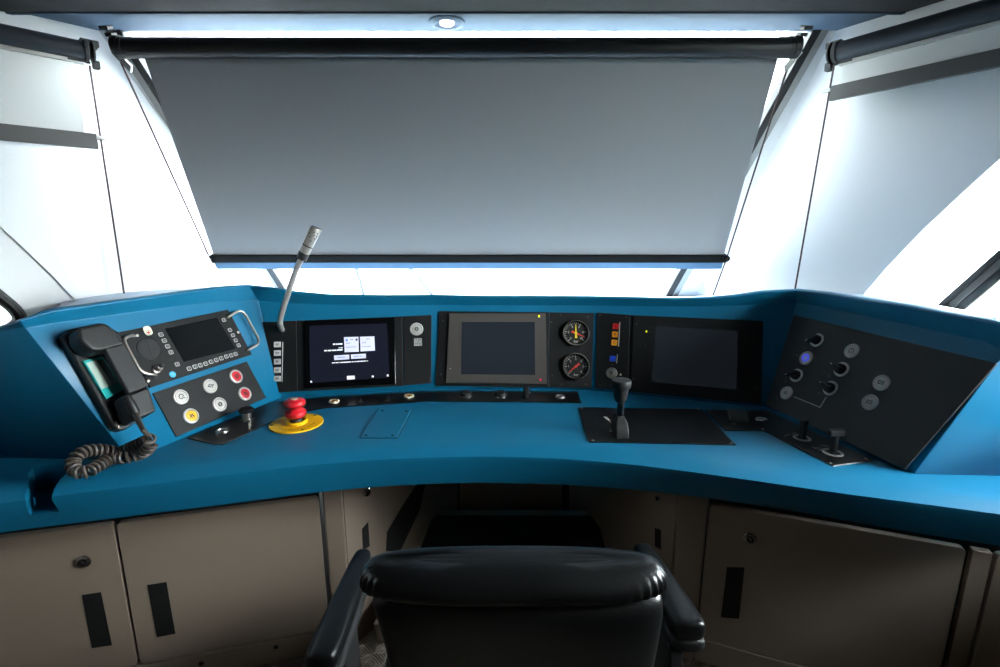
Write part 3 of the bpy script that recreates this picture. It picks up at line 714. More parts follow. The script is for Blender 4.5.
for x, y in ((465.6, 396.6), (500.8, 396.9)):
    u = f.uv(x, y); o = MB().ring(u.x, u.y, .0175, .0215, .002, .0045).build('rotary_switch', 'silver', sp_)
    MB().lathe(u.x, u.y+.006, [(.019, .002), (.0185, .013), (.015, .015)], 28).build('knob', 'rubber', o); MB().rbox(u.x, u.y+.006, .026, .009, .014, .020, .003).build('grip', 'rubber', o, bevel=.001)
u = f.uv(526, 399); o = MB().lathe(u.x, u.y, [(.012, .002), (.012, .005), (.008, .007), (.0075, .018)], 20).build('selector_knob', 'rubber', sp_); MB().rbox(u.x, u.y, .018, .012, .014, .040, .004).build('grip', 'rubber', o, bevel=.002)
MB().rbox(u.x+.0125, u.y, .004, .010, .02, .03, .001).build('pointer', 'silver', o)
DBZ(f, 560.4, 398, .0165, 'silver', 'silver', None, sp_)
mb = MB()
for x, y in ((307.5, 405.2), (345, 402.2), (398, 398.3), (456, 396.8), (476, 396.8), (490, 397), (535, 397), (549, 397)): u = f.uv(x, y); MB().rbox(u.x, u.y, .010, .0035, .0028, .0034, .0008).build('legend', 'greybezel', sp_)
for x, y in ((279, 413.5), (577, 401), (425, 394)): screw(sp_, f, x, y, .0025, 'greybezel', .003)

f = DESK.at(387, 424)
ht = thing('access_hatch', 'slanted blue hatch cover with four screws set flush in the worktop', 'hatch', f)
MB().prism(quad(f, [(379.2, 408.8), (411.6, 410), (397, 438), (360, 438)]), -.001, .0030).build('cover', 'blue', ht, bevel=.0015)
MB().prism(quad(f, [(378.6, 408.3), (412.6, 409.5), (397.6, 438.7), (358.9, 438.6)]), -.001, .0004).build('seam', 'cabdark', ht)
for x, y in ((382.4, 411.8), (406.5, 412), (366, 436.4), (392.5, 436.6)): screw(ht, f, x, y, .004, 'cabdark', .003)

f = DESK.at(296.6, 423.8)
es = thing('emergency_stop_button', 'red double-disc pull and push knob on a round yellow plate', 'emergency stop button', f)
R1 = abs(f.uv(323.0, 423.8).x - f.uv(270.5, 423.8).x)/2*.97
pl_ = MB().lathe(0, 0, [(R1, 0), (R1, .003), (R1*.985, .004), (R1*.4, .004)], 64).build('yellow_plate', 'yellow', es)
col_ = MB().lathe(0, 0, [(R1*.42, .003), (R1*.42, .010), (R1*.36, .013), (R1*.30, .010), (R1*.29, .004)], 48).build('collar', 'yellow', es)
MB().lathe(0, 0, [(R1*.26, .004), (R1*.20, .016), (R1*.13, .019), (R1*.13, .030)], 32).build('plunger', 'rubber', es)
MB().lathe(0, 0, [(r*.86, z*.93) for r, z in [(.020, .024), (.031, .026), (.034, .031), (.034, .039), (.031, .044), (.021, .047), (.0185, .052), (.021, .057), (.031, .060), (.034, .065), (.034, .072), (.029, .078), (.015, .081)]], 48).build('red_knob', 'red', es, angle=50)
MB().lathe(0, 0, [(.010, .0745), (.010, .0762), (.007, .0766)], 24).build('cap_disc', 'cream', es)
mb = MB()
for k, ch in enumerate('EMERGENCY'):
    a = math.radians(238 + k*8.2); mb.text(ch, math.cos(a)*R1*.74, math.sin(a)*R1*.74, .0041, .009, a+PI/2)
for k, ch in enumerate('STOP'):
    a = math.radians(330 + k*9); mb.text(ch, math.cos(a)*R1*.72, math.sin(a)*R1*.72, .0041, .010, a+PI/2)
mb.build('legend', mat('faded_legend', (120, 84, 10), .6), es)
for a in (197, 305, 60): mb = MB(); mb.lathe(math.cos(math.radians(a))*R1*.9, math.sin(math.radians(a))*R1*.9, [(.004, .0035), (.004, .0046)], 12); mb.build('screw', 'rubber', es)

# traction lever
f = DESK.at(650, 428)
tp = thing('traction_lever_unit', 'black plate with an upright throttle lever set in the worktop', 'control lever', f)
MB().prism(quad(f, [(578.7, 408.1), (701, 409.8), (735.8, 445.5), (588.9, 442.6)]), -.001, .0035).build('base_plate', 'deskblack', tp, bevel=.001)
lv = f.uv(619.5, 435)
bt = MB(); bt.loops([[(lv.x+sx*w, lv.y+sy*d+dy, z) for sx, sy in ((-1, -1), (1, -1), (1, 1), (-1, 1))] for w, d, dy, z in ((.018, .036, 0, .003), (.0175, .034, .0, .022), (.016, .028, .004, .040), (.011, .014, .010, .054))])
bt.build('boot', 'rubber', tp, bevel=.004, seg=3)
kb = V((f.uv(621, 389, .135).x, f.uv(621, 389, .135).y, .135))
MB().tube([(lv.x, lv.y+.01, .03), (lv.x, lv.y+.012, .06), (kb.x, kb.y, .115)], [.010, .0085, .0085], 14).build('lever', 'deskblack', tp)
MB().tube([(lv.x+.007, lv.y+.006, .045), (kb.x+.007, kb.y-.008, .115)], .0022, 6).build('lever_edge', 'steel', tp)
kn = MB().lathe(kb.x, kb.y, [(.009, .098), (.014, .102), (.018, .116), (.0195, .132), (.0205, .137), (.0255, .142), (.0262, .155), (.0245, .160), (.010, .1615)], 32).build('lever_knob', 'rubber', tp, angle=50)
mb = MB()
mb.prism([tuple(f.uv(603.5, 418)), tuple(f.uv(607.5, 418)), tuple(f.uv(611, 424))], .003, .0042); mb.prism([tuple(f.uv(609, 433)), tuple(f.uv(614.5, 433)), tuple(f.uv(611.8, 424.5))], .003, .0042)
mb.build('position_mark', 'keywhite', tp)
for x, y in ((581.5, 408.9), (592.8, 441.6), (698.5, 410.6), (731, 444.6)): screw(tp, f, x, y, .0032, 'steel', .0035)

# right strip
f = DESK.at(790, 435)
rs = thing('switch_strip', 'short black angled strip with two T-handled pull switches', 'control panel', f)
MB().prism(quad(f, [(706.5, 410.5), (768, 411.6), (873.7, 461.0), (833, 466.7), (763.8, 431.4), (725, 431)]), -.001, .003).build('faceplate', 'deskblack', rs, bevel=.0008)
u = f.uv(737, 420.5); o = MB(); o.loops([[(u.x+sx*w, u.y+sy*d+dy, z) for sx, sy in ((-1, -1), (1, -1), (1, 1), (-1, 1))] for w, d, dy, z in ((.026, .022, 0, .003), (.025, .020, .0, .010), (.024, .012, .006, .030))])
o = o.build('rocker_switch', 'greybezel', rs, bevel=.002); MB().tube([(u.x-.026, u.y-.012, .008), (u.x-.026, u.y+.010, .032)], .0015, 6).build('side_wire', 'steel', o)
u = f.uv(733, 424.4); MB().text('00', u.x, u.y-.004, .0032, .014).build('legend', 'keywhite', rs)
DBZ(f, 761.5, 421, .0165, 'silver', 'silver', None, rs)
for (x, y, H_, W_, rr) in ((801.8, 439.3, .042, .012, .021), (832.6, 454, .052, .030, .023)):
    u = f.uv(x, y); o = MB().ring(u.x, u.y, rr*.76, rr, .002, .0055).build('pull_switch', 'keywhite', rs)
    MB().lathe(u.x, u.y, [(rr*.5, .002), (rr*.45, .008), (.0085, .009), (.0085, H_)], 24).build('stem', 'rubber', o)
    MB().rbox(u.x, u.y, W_*1.45 if W_ > .02 else .020, .016, H_-.004, H_+.014, .006, .1).build('grip', 'rubber', o, bevel=.004, seg=3)
mb = MB()
for pts in ([(784, 437.5), (788, 435.5), (790, 436)], [(792, 434.8), (796, 434)], [(812, 448), (815, 449.5), (819, 449)], [(819, 451.5), (822, 450)], [(821, 446.5), (825, 447), (829, 447.5)]):
    MB().stroke([f.uv(*p) for p in pts], .0022, .0028, .0034).build('legend', 'keywhite', rs)
for x, y in ((762.5, 430), (830.5, 464.4), (866, 460), (709.5, 411.8)): screw(rs, f, x, y, .0032, 'steel', .003)

# microphone
b0 = hit(FL, 282.5, 330); Y0 = b0.y
def ony(px, py, y): r = ray(px, py); return EYE + r*(y/r.y)
f = Frame(b0, FL.ex, FL.ez)
mc = thing('gooseneck_microphone', 'silver gooseneck microphone rising from the instrument panel', 'microphone', f)
MP = [b0 + FL.ez*.004, ony(280.5, 326, Y0-.03), ony(280.2, 320, Y0-.035), ony(283, 309, Y0-.035), ony(287, 297, Y0-.035), ony(291.5, 283, Y0-.035), ony(296.5, 269, Y0-.035), ony(301, 259.5, Y0-.035)]
MB().tube([f.L(p) for p in cat(MP, 6)], .0092, 16).build('gooseneck', 'micgrey', mc)
a, b = ony(301, 259.5, Y0-.035), ony(316.5, 227.8, Y0-.035); L_ = lambda t: f.L(a.lerp(b, t))
MB().tube([L_(0), L_(.02), L_(.2), L_(.22)], [.011, .0165, .0175, .0165], 20).build('sleeve', 'rubber', mc)
cp_ = MB().tube([L_(.21), L_(.42), L_(.425), L_(.45), L_(.455), L_(.97), L_(1)], [.0160, .0165, .0145, .0145, .0170, .0178, .0160], 24).build('capsule', 'micgrey', mc)
MB().tube([L_(.42), L_(.455)], .0162, 20).build('band', 'rubber', cp_)
MB().tube([L_(.985), L_(1.005)], [.0150, .0150], 20).build('grille', 'greybezel', cp_)
ax = (L_(1)-L_(0)).normalized(); sd = f.L(EYE)-L_(.7); sd = (sd-ax*sd.dot(ax)).normalized(); wd = ax.cross(sd); mb = MB()
for t, k in ((.8, -.6), (.8, .2), (.8, .65), (.72, -.35), (.72, .45), (.62, .1), (.88, 0), (.88, .5)):
    d = (sd*math.cos(k*1.2) + wd*math.sin(k*1.2)); p = L_(t) + d*.0172; mb.tube([p, p+d*.0008], .0022, 6)
mb.build('vent_holes', 'rubber', cp_)

# ------------------------------------------------------------------ windscreen wall, glass, sill, wipers
T0 = 1.65
PT = V((0, 1.096*T0, EYE.z+.354*T0)); DD = V((0, .289, -.706)).normalized()      # blind plane
FB = Frame(PT, (1, 0, 0), V((1, 0, 0)).cross(-DD)); 
FPa = V((0, 1.93, 1.967)); FPd = V((0, .42, -.99)).normalized()
FP = Frame(FPa, (1, 0, 0), V((1, 0, 0)).cross(-FPd))          # x right, y up the slope, z toward the cab
IL = [(128, 40), (140, 61), (291, 298)]; IR = [(808, 40), (797, 60), (665, 298)]
tl, tr = FP.uv(128, 36), FP.uv(811, 36); bl, br = FP.uv(291, 298), FP.uv(665, 298)
def ext(a, b, y): t = (y-a.y)/(b.y-a.y); return V((a.x+(b.x-a.x)*t, y))
YB = bl.y-.10; TOPY = .03
wTL, wBL, wTR, wBR = ext(FP.uv(140, 61), bl, TOPY), ext(FP.uv(140, 61), bl, YB), ext(FP.uv(797, 60), br, TOPY), ext(FP.uv(797, 60), br, YB)
fr_w = .05
def strip(a, b, c, d, z0, z1, nm, m, par=None, kind=True):
    o = MB().prism([tuple(a), tuple(b), tuple(c), tuple(d)], z0, z1).build(nm, m, par, fr=FP, bevel=.002)
    if kind: o['kind'] = 'structure'
    return o
XW = 2.2
strip(V((-XW, TOPY)), V((-XW, YB-.1)), wBL - V((fr_w, 0)), wTL - V((fr_w, 0)), -.06, .0, 'wall_front_left', 'white')
strip(wTR + V((fr_w, 0)), wBR + V((fr_w, 0)), V((XW, YB-.1)), V((XW, TOPY)), -.06, .0, 'wall_front_right', 'white')
strip(V((-XW, TOPY+.25)), V((-XW, TOPY)), V((XW, TOPY)), V((XW, TOPY+.25)), -.06, .0, 'wall_front_header', 'white')
strip(V((-XW, YB)), V((-XW, YB-1.1)), V((XW, YB-1.1)), V((XW, YB)), -.06, .0, 'wall_front_apron', 'rearwall')
g1 = V((.026, 0))
strip(wTL - g1*2, wBL - g1*2, wBL - g1*.9, wTL - g1*.9, -.03, .006, 'trim_1', 'alu'); strip(wTL - g1*.95, wBL - g1*.95, wBL + g1*.2, wTL + g1*.2, -.03, .008, 'trim_2', 'rubber')
strip(wTR + g1*.9, wBR + g1*.9, wBR + g1*2, wTR + g1*2, -.03, .006, 'trim_3', 'alu'); strip(wTR - g1*.2, wBR - g1*.2, wBR + g1*.95, wTR + g1*.95, -.03, .008, 'trim_4', 'rubber')
strip(wTL, wBL, wBR, wTR, -.03, -.024, 'window_1', 'glass')
# wipers outside the glass
def wiper(pts, lb):
    fr = FP.off(-.09).at(*pts[-1]); o = thing('windscreen_wiper', lb, 'wiper', fr)
    P = [fr.uv(x, y) for x, y in pts]; P = [(p.x, p.y, 0) for p in P]
    d = (V(P[0])-V(P[1])).normalized()
    MB().tube([P[0], P[1], V(P[1]) - d*.18], [.006, .008, .010], 8).build('arm', 'wiper', o)
    MB().tube([V(P[0]) + d*.3 + V((0, 0, .012)), V(P[0]) - d*.05 + V((0, 0, .012))], .006, 6).build('blade', 'wiper', o)
wiper([(357, 268), (364.5, 298)], 'thin steep wiper arm seen through the windscreen')
wiper([(411, 268), (434, 297)], 'thin slanting wiper arm seen through the windscreen nearer its middle')

# ------------------------------------------------------------------ main roller blind
f = FB
rb = thing('roller_blind', 'wide grey blind pulled down over the windscreen from a black tube', 'blind', f)
x0, x1 = f.uv(117, 50).x, f.uv(797, 50).x
def xcyl(x0, x1, y, z, r, seg=32, th=0): return [[(x, y+r*math.cos(2*PI*k/seg), z+r*math.sin(2*PI*k/seg)) for k in range(seg)] for x in (x0, x1)]
mb = MB(); mb.loops(xcyl(x0+.02, x1-.02, -.002, 0, .0315)); mb.build('roller_tube', 'tubeblack', rb)
for s, x in ((-1, x0), (1, x1)):
    mb = MB(); mb.loops(xcyl(min(x, x-s*.022), max(x, x-s*.022), 0, 0, .034)); mb.loops(xcyl(min(x-s*.03, x-s*.036), max(x-s*.03, x-s*.036), 0, 0, .033))
    mb.rbox(x+s*.004, .036, .022, .012, -.02, .01, .003); mb.rbox(x+s*.012, .055, .028, .012, -.02, .01, .003); mb.build('end_bracket', 'rubber', rb, bevel=.001)
    MB().prism([(x+s*.02, -.015), (x+s*.005, -.005), (x-s*.03, -.055), (x-s*.02, -.075)], -.006, .006).build('guide_bracket', 'alu', rb, bevel=.001)
q = quad(f, [(139, 58), (778, 58), (723.5, 257), (217.5, 254)], -.03)
ybt = (q[2][1]+q[3][1])/2
xl, xr = (q[0][0]+q[3][0])/2, (q[1][0]+q[2][0])/2
mb = MB(); mb.box3(xl, xr, ybt, 0, -.032, -.0305); mb.build('fabric', 'fabric', rb)
pb = f.uv(217, 262, -.03); pb2 = f.uv(217, 268.5, -.03)
mb = MB(); e0, e1 = f.uv(207, 258, -.03).x, f.uv(728.5, 262, -.03).x
mb.box3(xl-.012, xr+.012, pb.y, ybt+.004, -.044, -.020); b_ = mb.build('bottom_bar', 'barblack', rb, bevel=.003)
MB().box3(xl-.004, xr+.004, pb2.y, pb.y+.002, -.036, -.026).build('lower_flap', 'flap', rb)['label'] = 'blue strip under the bottom bar'
for x in (e0+.012, e1-.012): MB().ring(x, (pb.y+ybt)/2, .006, .014, -.038, -.026, 20).build('cord_eye', 'rubber', b_)
for A_, B_, fx in (((121, 62), (207, 257), e0+.012), ((790, 60), (728, 262), e1-.012)):
    a, b = f.uv(*A_), V((fx, (pb.y+ybt)/2)); d = (b-a); mb = MB(); mb.tube([(a.x, a.y, 0), (b.x, b.y, -.031), (b.x, b.y-.30, -.075)], .0034, 8); mb.build('guide_cord', 'cordmat', rb)

# ------------------------------------------------------------------ side walls with their blinds
def side(sgn, pfar, pnear, zr, name):
    a, b = onz(*pfar, zr), onz(*pnear, zr)
    h = (b-a).normalized() if sgn > 0 else (a-b).normalized()   # ex always to the right
    out = h.cross(V((0, 0, 1)))                                   # toward the cab
    return Frame(a, h, out)
SR = side(1, (840, 52), (1000, 8), 1.88, 'r'); SL = side(-1, (84, 51), (0, 34), 1.88, 'l')
def sideblind(f, far, near_x, lb, tube_r, fab_px, bar_t, bar_b, cordpts, sgn):
    """far: px of far end; near side runs out of the picture"""
    rb = thing('roller_blind', lb, 'blind', f)
    xe = f.uv(*far).x; xn = xe + sgn*near_x
    lo, hi = min(xe, xn), max(xe, xn)
    MB().loops(xcyl(lo, hi, 0, 0, tube_r)).build('roller_tube', 'tube', rb)
    mb = MB(); s = -sgn
    mb.loops(xcyl(min(xe, xe+s*.012), max(xe, xe+s*.012), 0, 0, tube_r+.004)); mb.loops(xcyl(min(xe+s*.022, xe+s*.028), max(xe+s*.022, xe+s*.028), 0, 0, tube_r+.003))
    mb.rbox(xe+s*.02, .028, .05, .02, -.05, .01, .003); mb.rbox(xe-s*.015, -tube_r-.004, .06, .006, -.006, .006, .002); mb.rbox(xe+s*.03, -tube_r-.008, .02, .026, -.01, .01, .004)
    mb.build('end_bracket', 'rubber', rb, bevel=.001)
    MB().box3(lo, hi, -tube_r-.012, -tube_r+.002, -.016, .004).build('lower_rail', 'satin', rb, bevel=.003)
    # bar
    e = (f.uv(*bar_t[0]) + f.uv(*bar_b[0]))/2; hh = abs(f.uv(*bar_t[0]).y - f.uv(*bar_b[0]).y)
    bx = sorted((e.x, e.x + sgn*(near_x-.03)))
    MB().box3(bx[0], bx[1], e.y-hh/2, e.y+hh/2, -.012, .006).build('bottom_bar', 'bargrey', rb, bevel=.002)
    MB().rbox(e.x - sgn*.012, e.y+hh*.25, .03, .012, -.01, .008, .003).build('cord_clip', 'satin', rb, bevel=.001)
    fx = sorted((e.x + sgn*.03, e.x + sgn*(near_x-.04)))
    MB().box3(fx[0], fx[1], e.y, -tube_r+.01, -.004, -.0028).build('fabric', 'sidefabric', rb)
    c0, c1 = f.uv(*cordpts[0]), f.uv(*cordpts[1]); c1 = c0 + (c1-c0)*1.12
    MB().tube([(c0.x, c0.y, .004), (c1.x, c1.y, .004)], .0032, 8).build('guide_cord', 'cordmat', rb)
sideblind(SR, (840, 52), .62, 'raised dark-tubed blind on the wall above the diagonal window frame', .032, None, ((830, 86.5),), ((830, 101),), ((834.5, 66), (795.5, 290)), 1)
sideblind(SL, (83, 51), .52, 'raised pale blind with dark tube and grey bar on the bright wall above the telephone', .030, None, ((97.5, 134),), ((97.5, 149),), ((89.5, 66), (125, 301)), -1)

# lining panels
def wallpiece(f, off, poly, th, name, m):
    fr = f.off(-off); o = MB().prism(poly, -th, 0).build(name, m, None, fr=fr, bevel=.004); o['kind'] = 'structure'; return o
ZT, ZBm = .14, -.95
# right
fr = SR.off(-.07)
far_x = -.70; near_x = fr.L(V((1.62, 0, 0))).x
# distance along ex where world x reaches 1.62
def xat(fr, wx): return (wx - fr.o.x)/fr.ex.x
nr = xat(fr, 1.62)
arc = [fr.uv(*p) for p in ((1000, 159), (962, 193.5), (922, 231), (885, 270), (857, 303), (848, 316))]
top_y = arc[0].y + (arc[0].y-arc[1].y)*.8; tx = arc[0].x + (arc[0].x-arc[1].x)
poly = [(far_x, ZT), (far_x, ZBm), (arc[-1].x-.02, ZBm)] + [tuple(p) for p in reversed(arc)] + [(tx+.02, top_y+.01), (tx+.12, top_y+.05), (nr-.06, top_y+.06), (nr-.06, ZBm), (nr, ZBm), (nr, ZT)]
wallpiece(SR, .07, poly, .03, 'wall_right', 'white')
fo = SR.off(-.16)
a, b = fo.uv(930, 312), fo.uv(1000, 250); d = (b-a).normalized(); nrm_ = V((d.y, -d.x))
c_ = fo.uv(958, 315); wd_ = abs((c_-a).dot(nrm_))
A0 = a - d*.3; A1 = a + d*1.1
n2 = xat(fo, 1.78)
gk = MB().prism([tuple(A0), tuple(A1), tuple(A1 + nrm_*wd_*.28), tuple(A0 + nrm_*wd_*.28)], -.02, .012); o = gk.build('trim_5', 'rubber', None, fr=fo, bevel=.003); struct(o)
o = MB().prism([tuple(A0 + nrm_*wd_*.28), tuple(A1 + nrm_*wd_*.28), tuple(A1 + nrm_*wd_*.62), tuple(A0 + nrm_*wd_*.62)], -.02, .006).build('trim_6', 'greybezel', None, fr=fo, bevel=.003); struct(o)
o = MB().prism([tuple(A0 + nrm_*wd_*.62), tuple(A1 + nrm_*wd_*.62), tuple(A1 + nrm_*wd_), tuple(A0 + nrm_*wd_)], -.02, .002).build('trim_7', 'rubber', None, fr=fo, bevel=.003); struct(o)
o = MB().prism([(A0.x-.15, -1.0), (A0.x-.15, A1.y+.05), (n2, A1.y+.05), (n2, -1.0)], -.03, -.024).build('window_2', 'glass', None, fr=fo); struct(o)
# left
fr = SL.off(-.07); nl = xat(fr, -1.78)
arc = [fr.uv(*p) for p in ((0, 227), (24, 249), (50, 274), (80, 306), (90, 318))]
tx = arc[0].x - (arc[1].x-arc[0].x)*1.1; ty = arc[0].y + (arc[0].y-arc[1].y)
poly = [(.70, ZT), (.70, ZBm), (arc[-1].x+.02, ZBm)] + [tuple(p) for p in reversed(arc)] + [(tx, ty), (tx-.10, ty+.03), (nl+.05, ty+.04), (nl+.05, ZBm), (nl, ZBm), (nl, ZT)]
wallpiece(SL, .07, poly, .006, 'wall_left', 'white')
fo = SL.off(-.08); n2l = xat(fo, -1.95)
g = [fo.uv(*p) for p in ((-70, 240), (0, 297), (11, 306), (18, 314), (19, 320), (14, 326), (0, 332), (-70, 356))]
wallpiece(SL, .08, [(.8, ZT+.1), (.8, -1.0), (n2l, -1.0), (n2l, g[-1].y)] + [tuple(p) for p in reversed(g)] + [(n2l, g[0].y), (n2l, ZT+.1)], .03, 'wall_left_outer', 'white')
mb = MB()
mb.tube([(p.x, p.y, 0) for p in cat([V((p.x, p.y, 0)) for p in g], 4)], .020, 10); o = mb.build('trim_8', 'rubber', None, fr=fo); struct(o)
o = MB().prism([tuple(p) for p in g], -.02, -.014).build('window_3', 'glass', None, fr=fo); struct(o)

fr = SR.off(-.07); wallpiece(SR, .07, [(-.70, -1.88), (-.70, ZBm+.01), (xat(fr, 1.62), ZBm+.01), (xat(fr, 1.62), -1.88)], .03, 'wall_right_lower', 'rearwall')
fr = SL.off(-.07); wallpiece(SL, .07, [(.70, -1.88), (.70, ZBm+.01), (xat(fr, -1.78), ZBm+.01), (xat(fr, -1.78), -1.88)], .03, 'wall_left_lower', 'rearwall')
# straight cab sides behind the driver, with door windows
def sidewall(sgn, x, y1, nm, wn_):
    m = 'rearwall'
    fr = Frame((x, 0, 0), (0, -sgn, 0), (-sgn, 0, 0))   # local x along y, local y = z up?
    # opening from y=.15 to y=.95, z 1.0..1.80
    def bx(a, b, z0, z1, n, mm=m):
        o = MB().box3(min(x, x+sgn*.06), max(x, x+sgn*.06), a, b, z0, z1).build(n, mm, None); o['kind'] = 'structure'
    oy0, oy1, oz0, oz1 = WIN[sgn]
    bx(-1.1, oy0, 0, 2.1, nm); bx(oy1, y1, 0, 2.1, nm+'_front'); bx(oy0, oy1, 0, oz0, nm+'_lower'); bx(oy0, oy1, oz1, 2.1, nm+'_upper')
    o = MB().box3(x+sgn*.02, x+sgn*.03, oy0, oy1, oz0, oz1).build(wn_, 'glass', None); o['kind'] = 'structure'
WIN = {1: (.46, 1.02, .95, 1.93), -1: (.3, .6, 1.3, 1.60)}
yr = (SR.off(-.07).o + SR.ex*nr).y; yl = (SL.off(-.07).o + SL.ex*nl).y
sidewall(1, 1.62, max(yr+.08, .9), 'wall_side_right', 'window_4'); sidewall(-1, -1.78, max(yl+.08, .9), 'wall_side_left', 'window_5')

# ceiling, soffit, floor, rear wall
mb = MB(); mb.box3(-2.3, 2.3, 1.762, 1.935, 1.975, 2.03); o = mb.build('ceiling_soffit', 'soffit', None); struct(o)
mb = MB(); mb.box3(-2.3, 2.3, -1.1, 1.752, 1.966, 2.03); o = mb.build('ceiling', 'ceil', None, bevel=.004); struct(o)
mb = MB(); mb.box3(-2.3, 2.3, 1.750, 1.764, 1.962, 2.03); o = mb.build('trim_9', 'soffit', None, bevel=.003); struct(o)
mb = MB(); mb.box3(-2.3, 2.3, -1.1, 2.35, -.03, 0); o = mb.build('floor', 'tread', None); struct(o)
mb = MB(); mb.box3(-2.3, 2.3, -1.16, -1.1, 0, 2.03); o = mb.build('wall_rear', 'rearwall', None); struct(o)
mb = MB(); mb.box3(-60, 60, -60, 60, -1.25, -1.2); o = mb.build('ground', 'ground', None); struct(o)

# ceiling lamp
c = onz(447, 22, 1.975); f = Frame(c, (1, 0, 0), (0, 0, -1))
lm = thing('ceiling_downlight', 'small round recessed lamp in the pale strip above the windscreen', 'ceiling light', f)
MB().lathe(0, 0, [(.060, 0), (.060, .004), (.054, .007), (.040, .008), (.036, .003), (.030, -.004)], 48).build('trim_ring', 'soffit', lm)
MB().lathe(0, 0, [(.024, -.004), (.024, .006), (.020, .009)], 32).build('lens', 'lampglow', lm)

# ------------------------------------------------------------------ cabinets below the desk
ZD = .54
pl1, pl2 = onz(113, 524, ZD), onz(318, 498, ZD)
FCL = Frame(pl2, pl2-pl1, (pl2-pl1).cross(V((0, 0, 1))))
pr1, pr2 = onz(710, 504, ZD), onz(967, 549, ZD)
FCR = Frame(pr1, pr2-pr1, (pr2-pr1).cross(V((0, 0, 1))))
def lock(par, f, px, py, r=.017):
    u = f.uv(px, py); o = MB().lathe(u.x, u.y, [(r, -.002), (r, .004), (r*.8, .007), (r*.62, .0075), (r*.58, .003)], 28).build('lock', 'chrome', par)
    MB().lathe(u.x, u.y, [(r*.55, .002), (r*.5, .006)], 20).build('lock_core', 'rubber', o); MB().rbox(u.x, u.y, .003, r*.7, .0058, .0066, .0008, .6).build('keyway', 'chrome', o)
def slot(par, f, pts):
    q = quad(f, pts); MB().prism(q, -.0005, .0012).build('grip_recess', 'cabdark', par, bevel=.0004)
def door(root, f, q, th=.018, r=.012, nm='door'):
    return MB().prism(q, -th, 0).build(nm, 'cab', root, bevel=.0025, seg=2)
# left unit
f = FCL
lc = thing('storage_cabinet', 'taupe two-door cabinet under the desk, on the telephone side', 'cabinet', Frame(V((f.o.x, f.o.y, 0)) - f.ex*.5, f.ex, f.ez))
GL = Frame(V((f.o.x, f.o.y, 0)) - f.ex*.5, f.ex, V((0, 0, 1)))
def tol(o, f, root):   # child given in frame f under root
    root_m = root.matrix_world.copy(); o.matrix_world = f.M(); return o
def build_in(mb, nm, m, root, f, **k):
    o = mb.build(nm, m, root, **k); o.matrix_parent_inverse = (ROOTM[root.name]).inverted(); o.matrix_basis = f.M(); return o
ROOTM = {}
lc.matrix_world = GL.M(); ROOTM[lc.name] = GL.M()
xg = f.uv(114.5, 526).x; zt = 0.; zb = -(ZD-.10); zf = -(ZD-.02)
def lw(f, x, y, z): return f.P(x, y, z)
H_ = ZD
mb = MB(); mb.box3(-1.14, .0, -.50, .098, -.40, -.024); build_in(mb, 'body', 'cabdark', lc, f)
d2 = build_in(MB().rbox((xg+.003+0)/2, (zb)/2, -xg-.003, -zb, -.02, 0, .012), 'door', 'cab', lc, f, bevel=.002)
d1 = build_in(MB().rbox(xg-.003-.33, zb/2, .66, -zb, -.02, 0, .012), 'door', 'cab', lc, f, bevel=.002)
pn = build_in(MB().box3(-1.14, .0, zf, zb-.004, -.02, .002), 'plinth', 'cab', lc, f, bevel=.002)
for x, y in ((201.5, 663), (276, 646.5)): u = f.uv(x, y); MB().lathe(u.x, u.y, [(.007, .0), (.007, .003)], 14).build('screw', 'rubber', pn)
lock(d1, f, 84, 561); slot(d1, f, [(82, 595), (101, 592), (112, 645), (92, 648)]); slot(d2, f, [(147.5, 585), (166.5, 582), (175.5, 633.5), (157, 637)])
# right unit
f = FCR
GR = Frame(V((f.o.x, f.o.y, 0)), f.ex, V((0, 0, 1)))
rc = thing('storage_cabinet', 'dark shaded cabinet under the desk below the lever, with one wide door', 'cabinet', GR); ROOTM[rc.name] = GR.M()
xe = f.uv(967, 549).x
mb = MB(); mb.box3(0, .84, -.50, .098, -.30, -.024); build_in(mb, 'body', 'cabdark', rc, f)
d3 = build_in(MB().rbox(xe/2, zb/2, xe, -zb, -.02, 0, .012), 'door', 'cab', rc, f, bevel=.002)
build_in(MB().box3(xe+.012, xe+.05, zb, .0, -.02, .0), 'stile', 'cab', rc, f, bevel=.002)
build_in(MB().rbox(xe+.058+.10, zb/2, .2, -zb, -.02, 0, .012), 'door', 'cab', rc, f, bevel=.002)
build_in(MB().box3(0, .84, zf, zb-.004, -.02, .002), 'plinth', 'cab', rc, f, bevel=.002)
lock(d3, f, 750, 538); slot(d3, f, [(727, 567), (744.5, 567.5), (739, 618.5), (721, 617)])
# desk supports: corner posts and angled footwell panels
def vpanel(a, b, z0, z1, th, nm, m, lb, cat_, r=0.):
    a = V((a.x, a.y, 0)); b = V((b.x, b.y, 0)); h = b-a; fr = Frame(a, h, h.cross(V((0, 0, 1))))
    root = thing(nm, lb, cat_, Frame(a, h, V((0, 0, 1))))
    ROOTM[root.name] = Frame(a, h, V((0, 0, 1))).M()
    fr2 = Frame(V((a.x, a.y, 0)), h, h.cross(V((0, 0, 1))))
    o = build_in(MB().box3(0, h.length, z0, z1, -th, 0), 'panel', m, root, fr2, bevel=.003); return root, fr2, o
endL = FCL.P(.012, 0, 0); f = FCL
pw = f.uv(346, 550).x
pa = f.P(.012, 0, 0); pbq = f.P(pw, 0, 0)
po = thing('corner_post', 'rounded taupe post between the two-door cabinet and the footwell', 'post', Frame(V((pa.x, pa.y, 0)), f.ex, V((0, 0, 1))))
MB().rbox((pw-.012)/2, .026, pw-.012, .05, .01, .64).build('column', 'cab', po, bevel=.006, seg=3)
MB().box3(.002, pw-.02, .052, .07, .01, .64).build('rear_flange', 'cabdark', po)
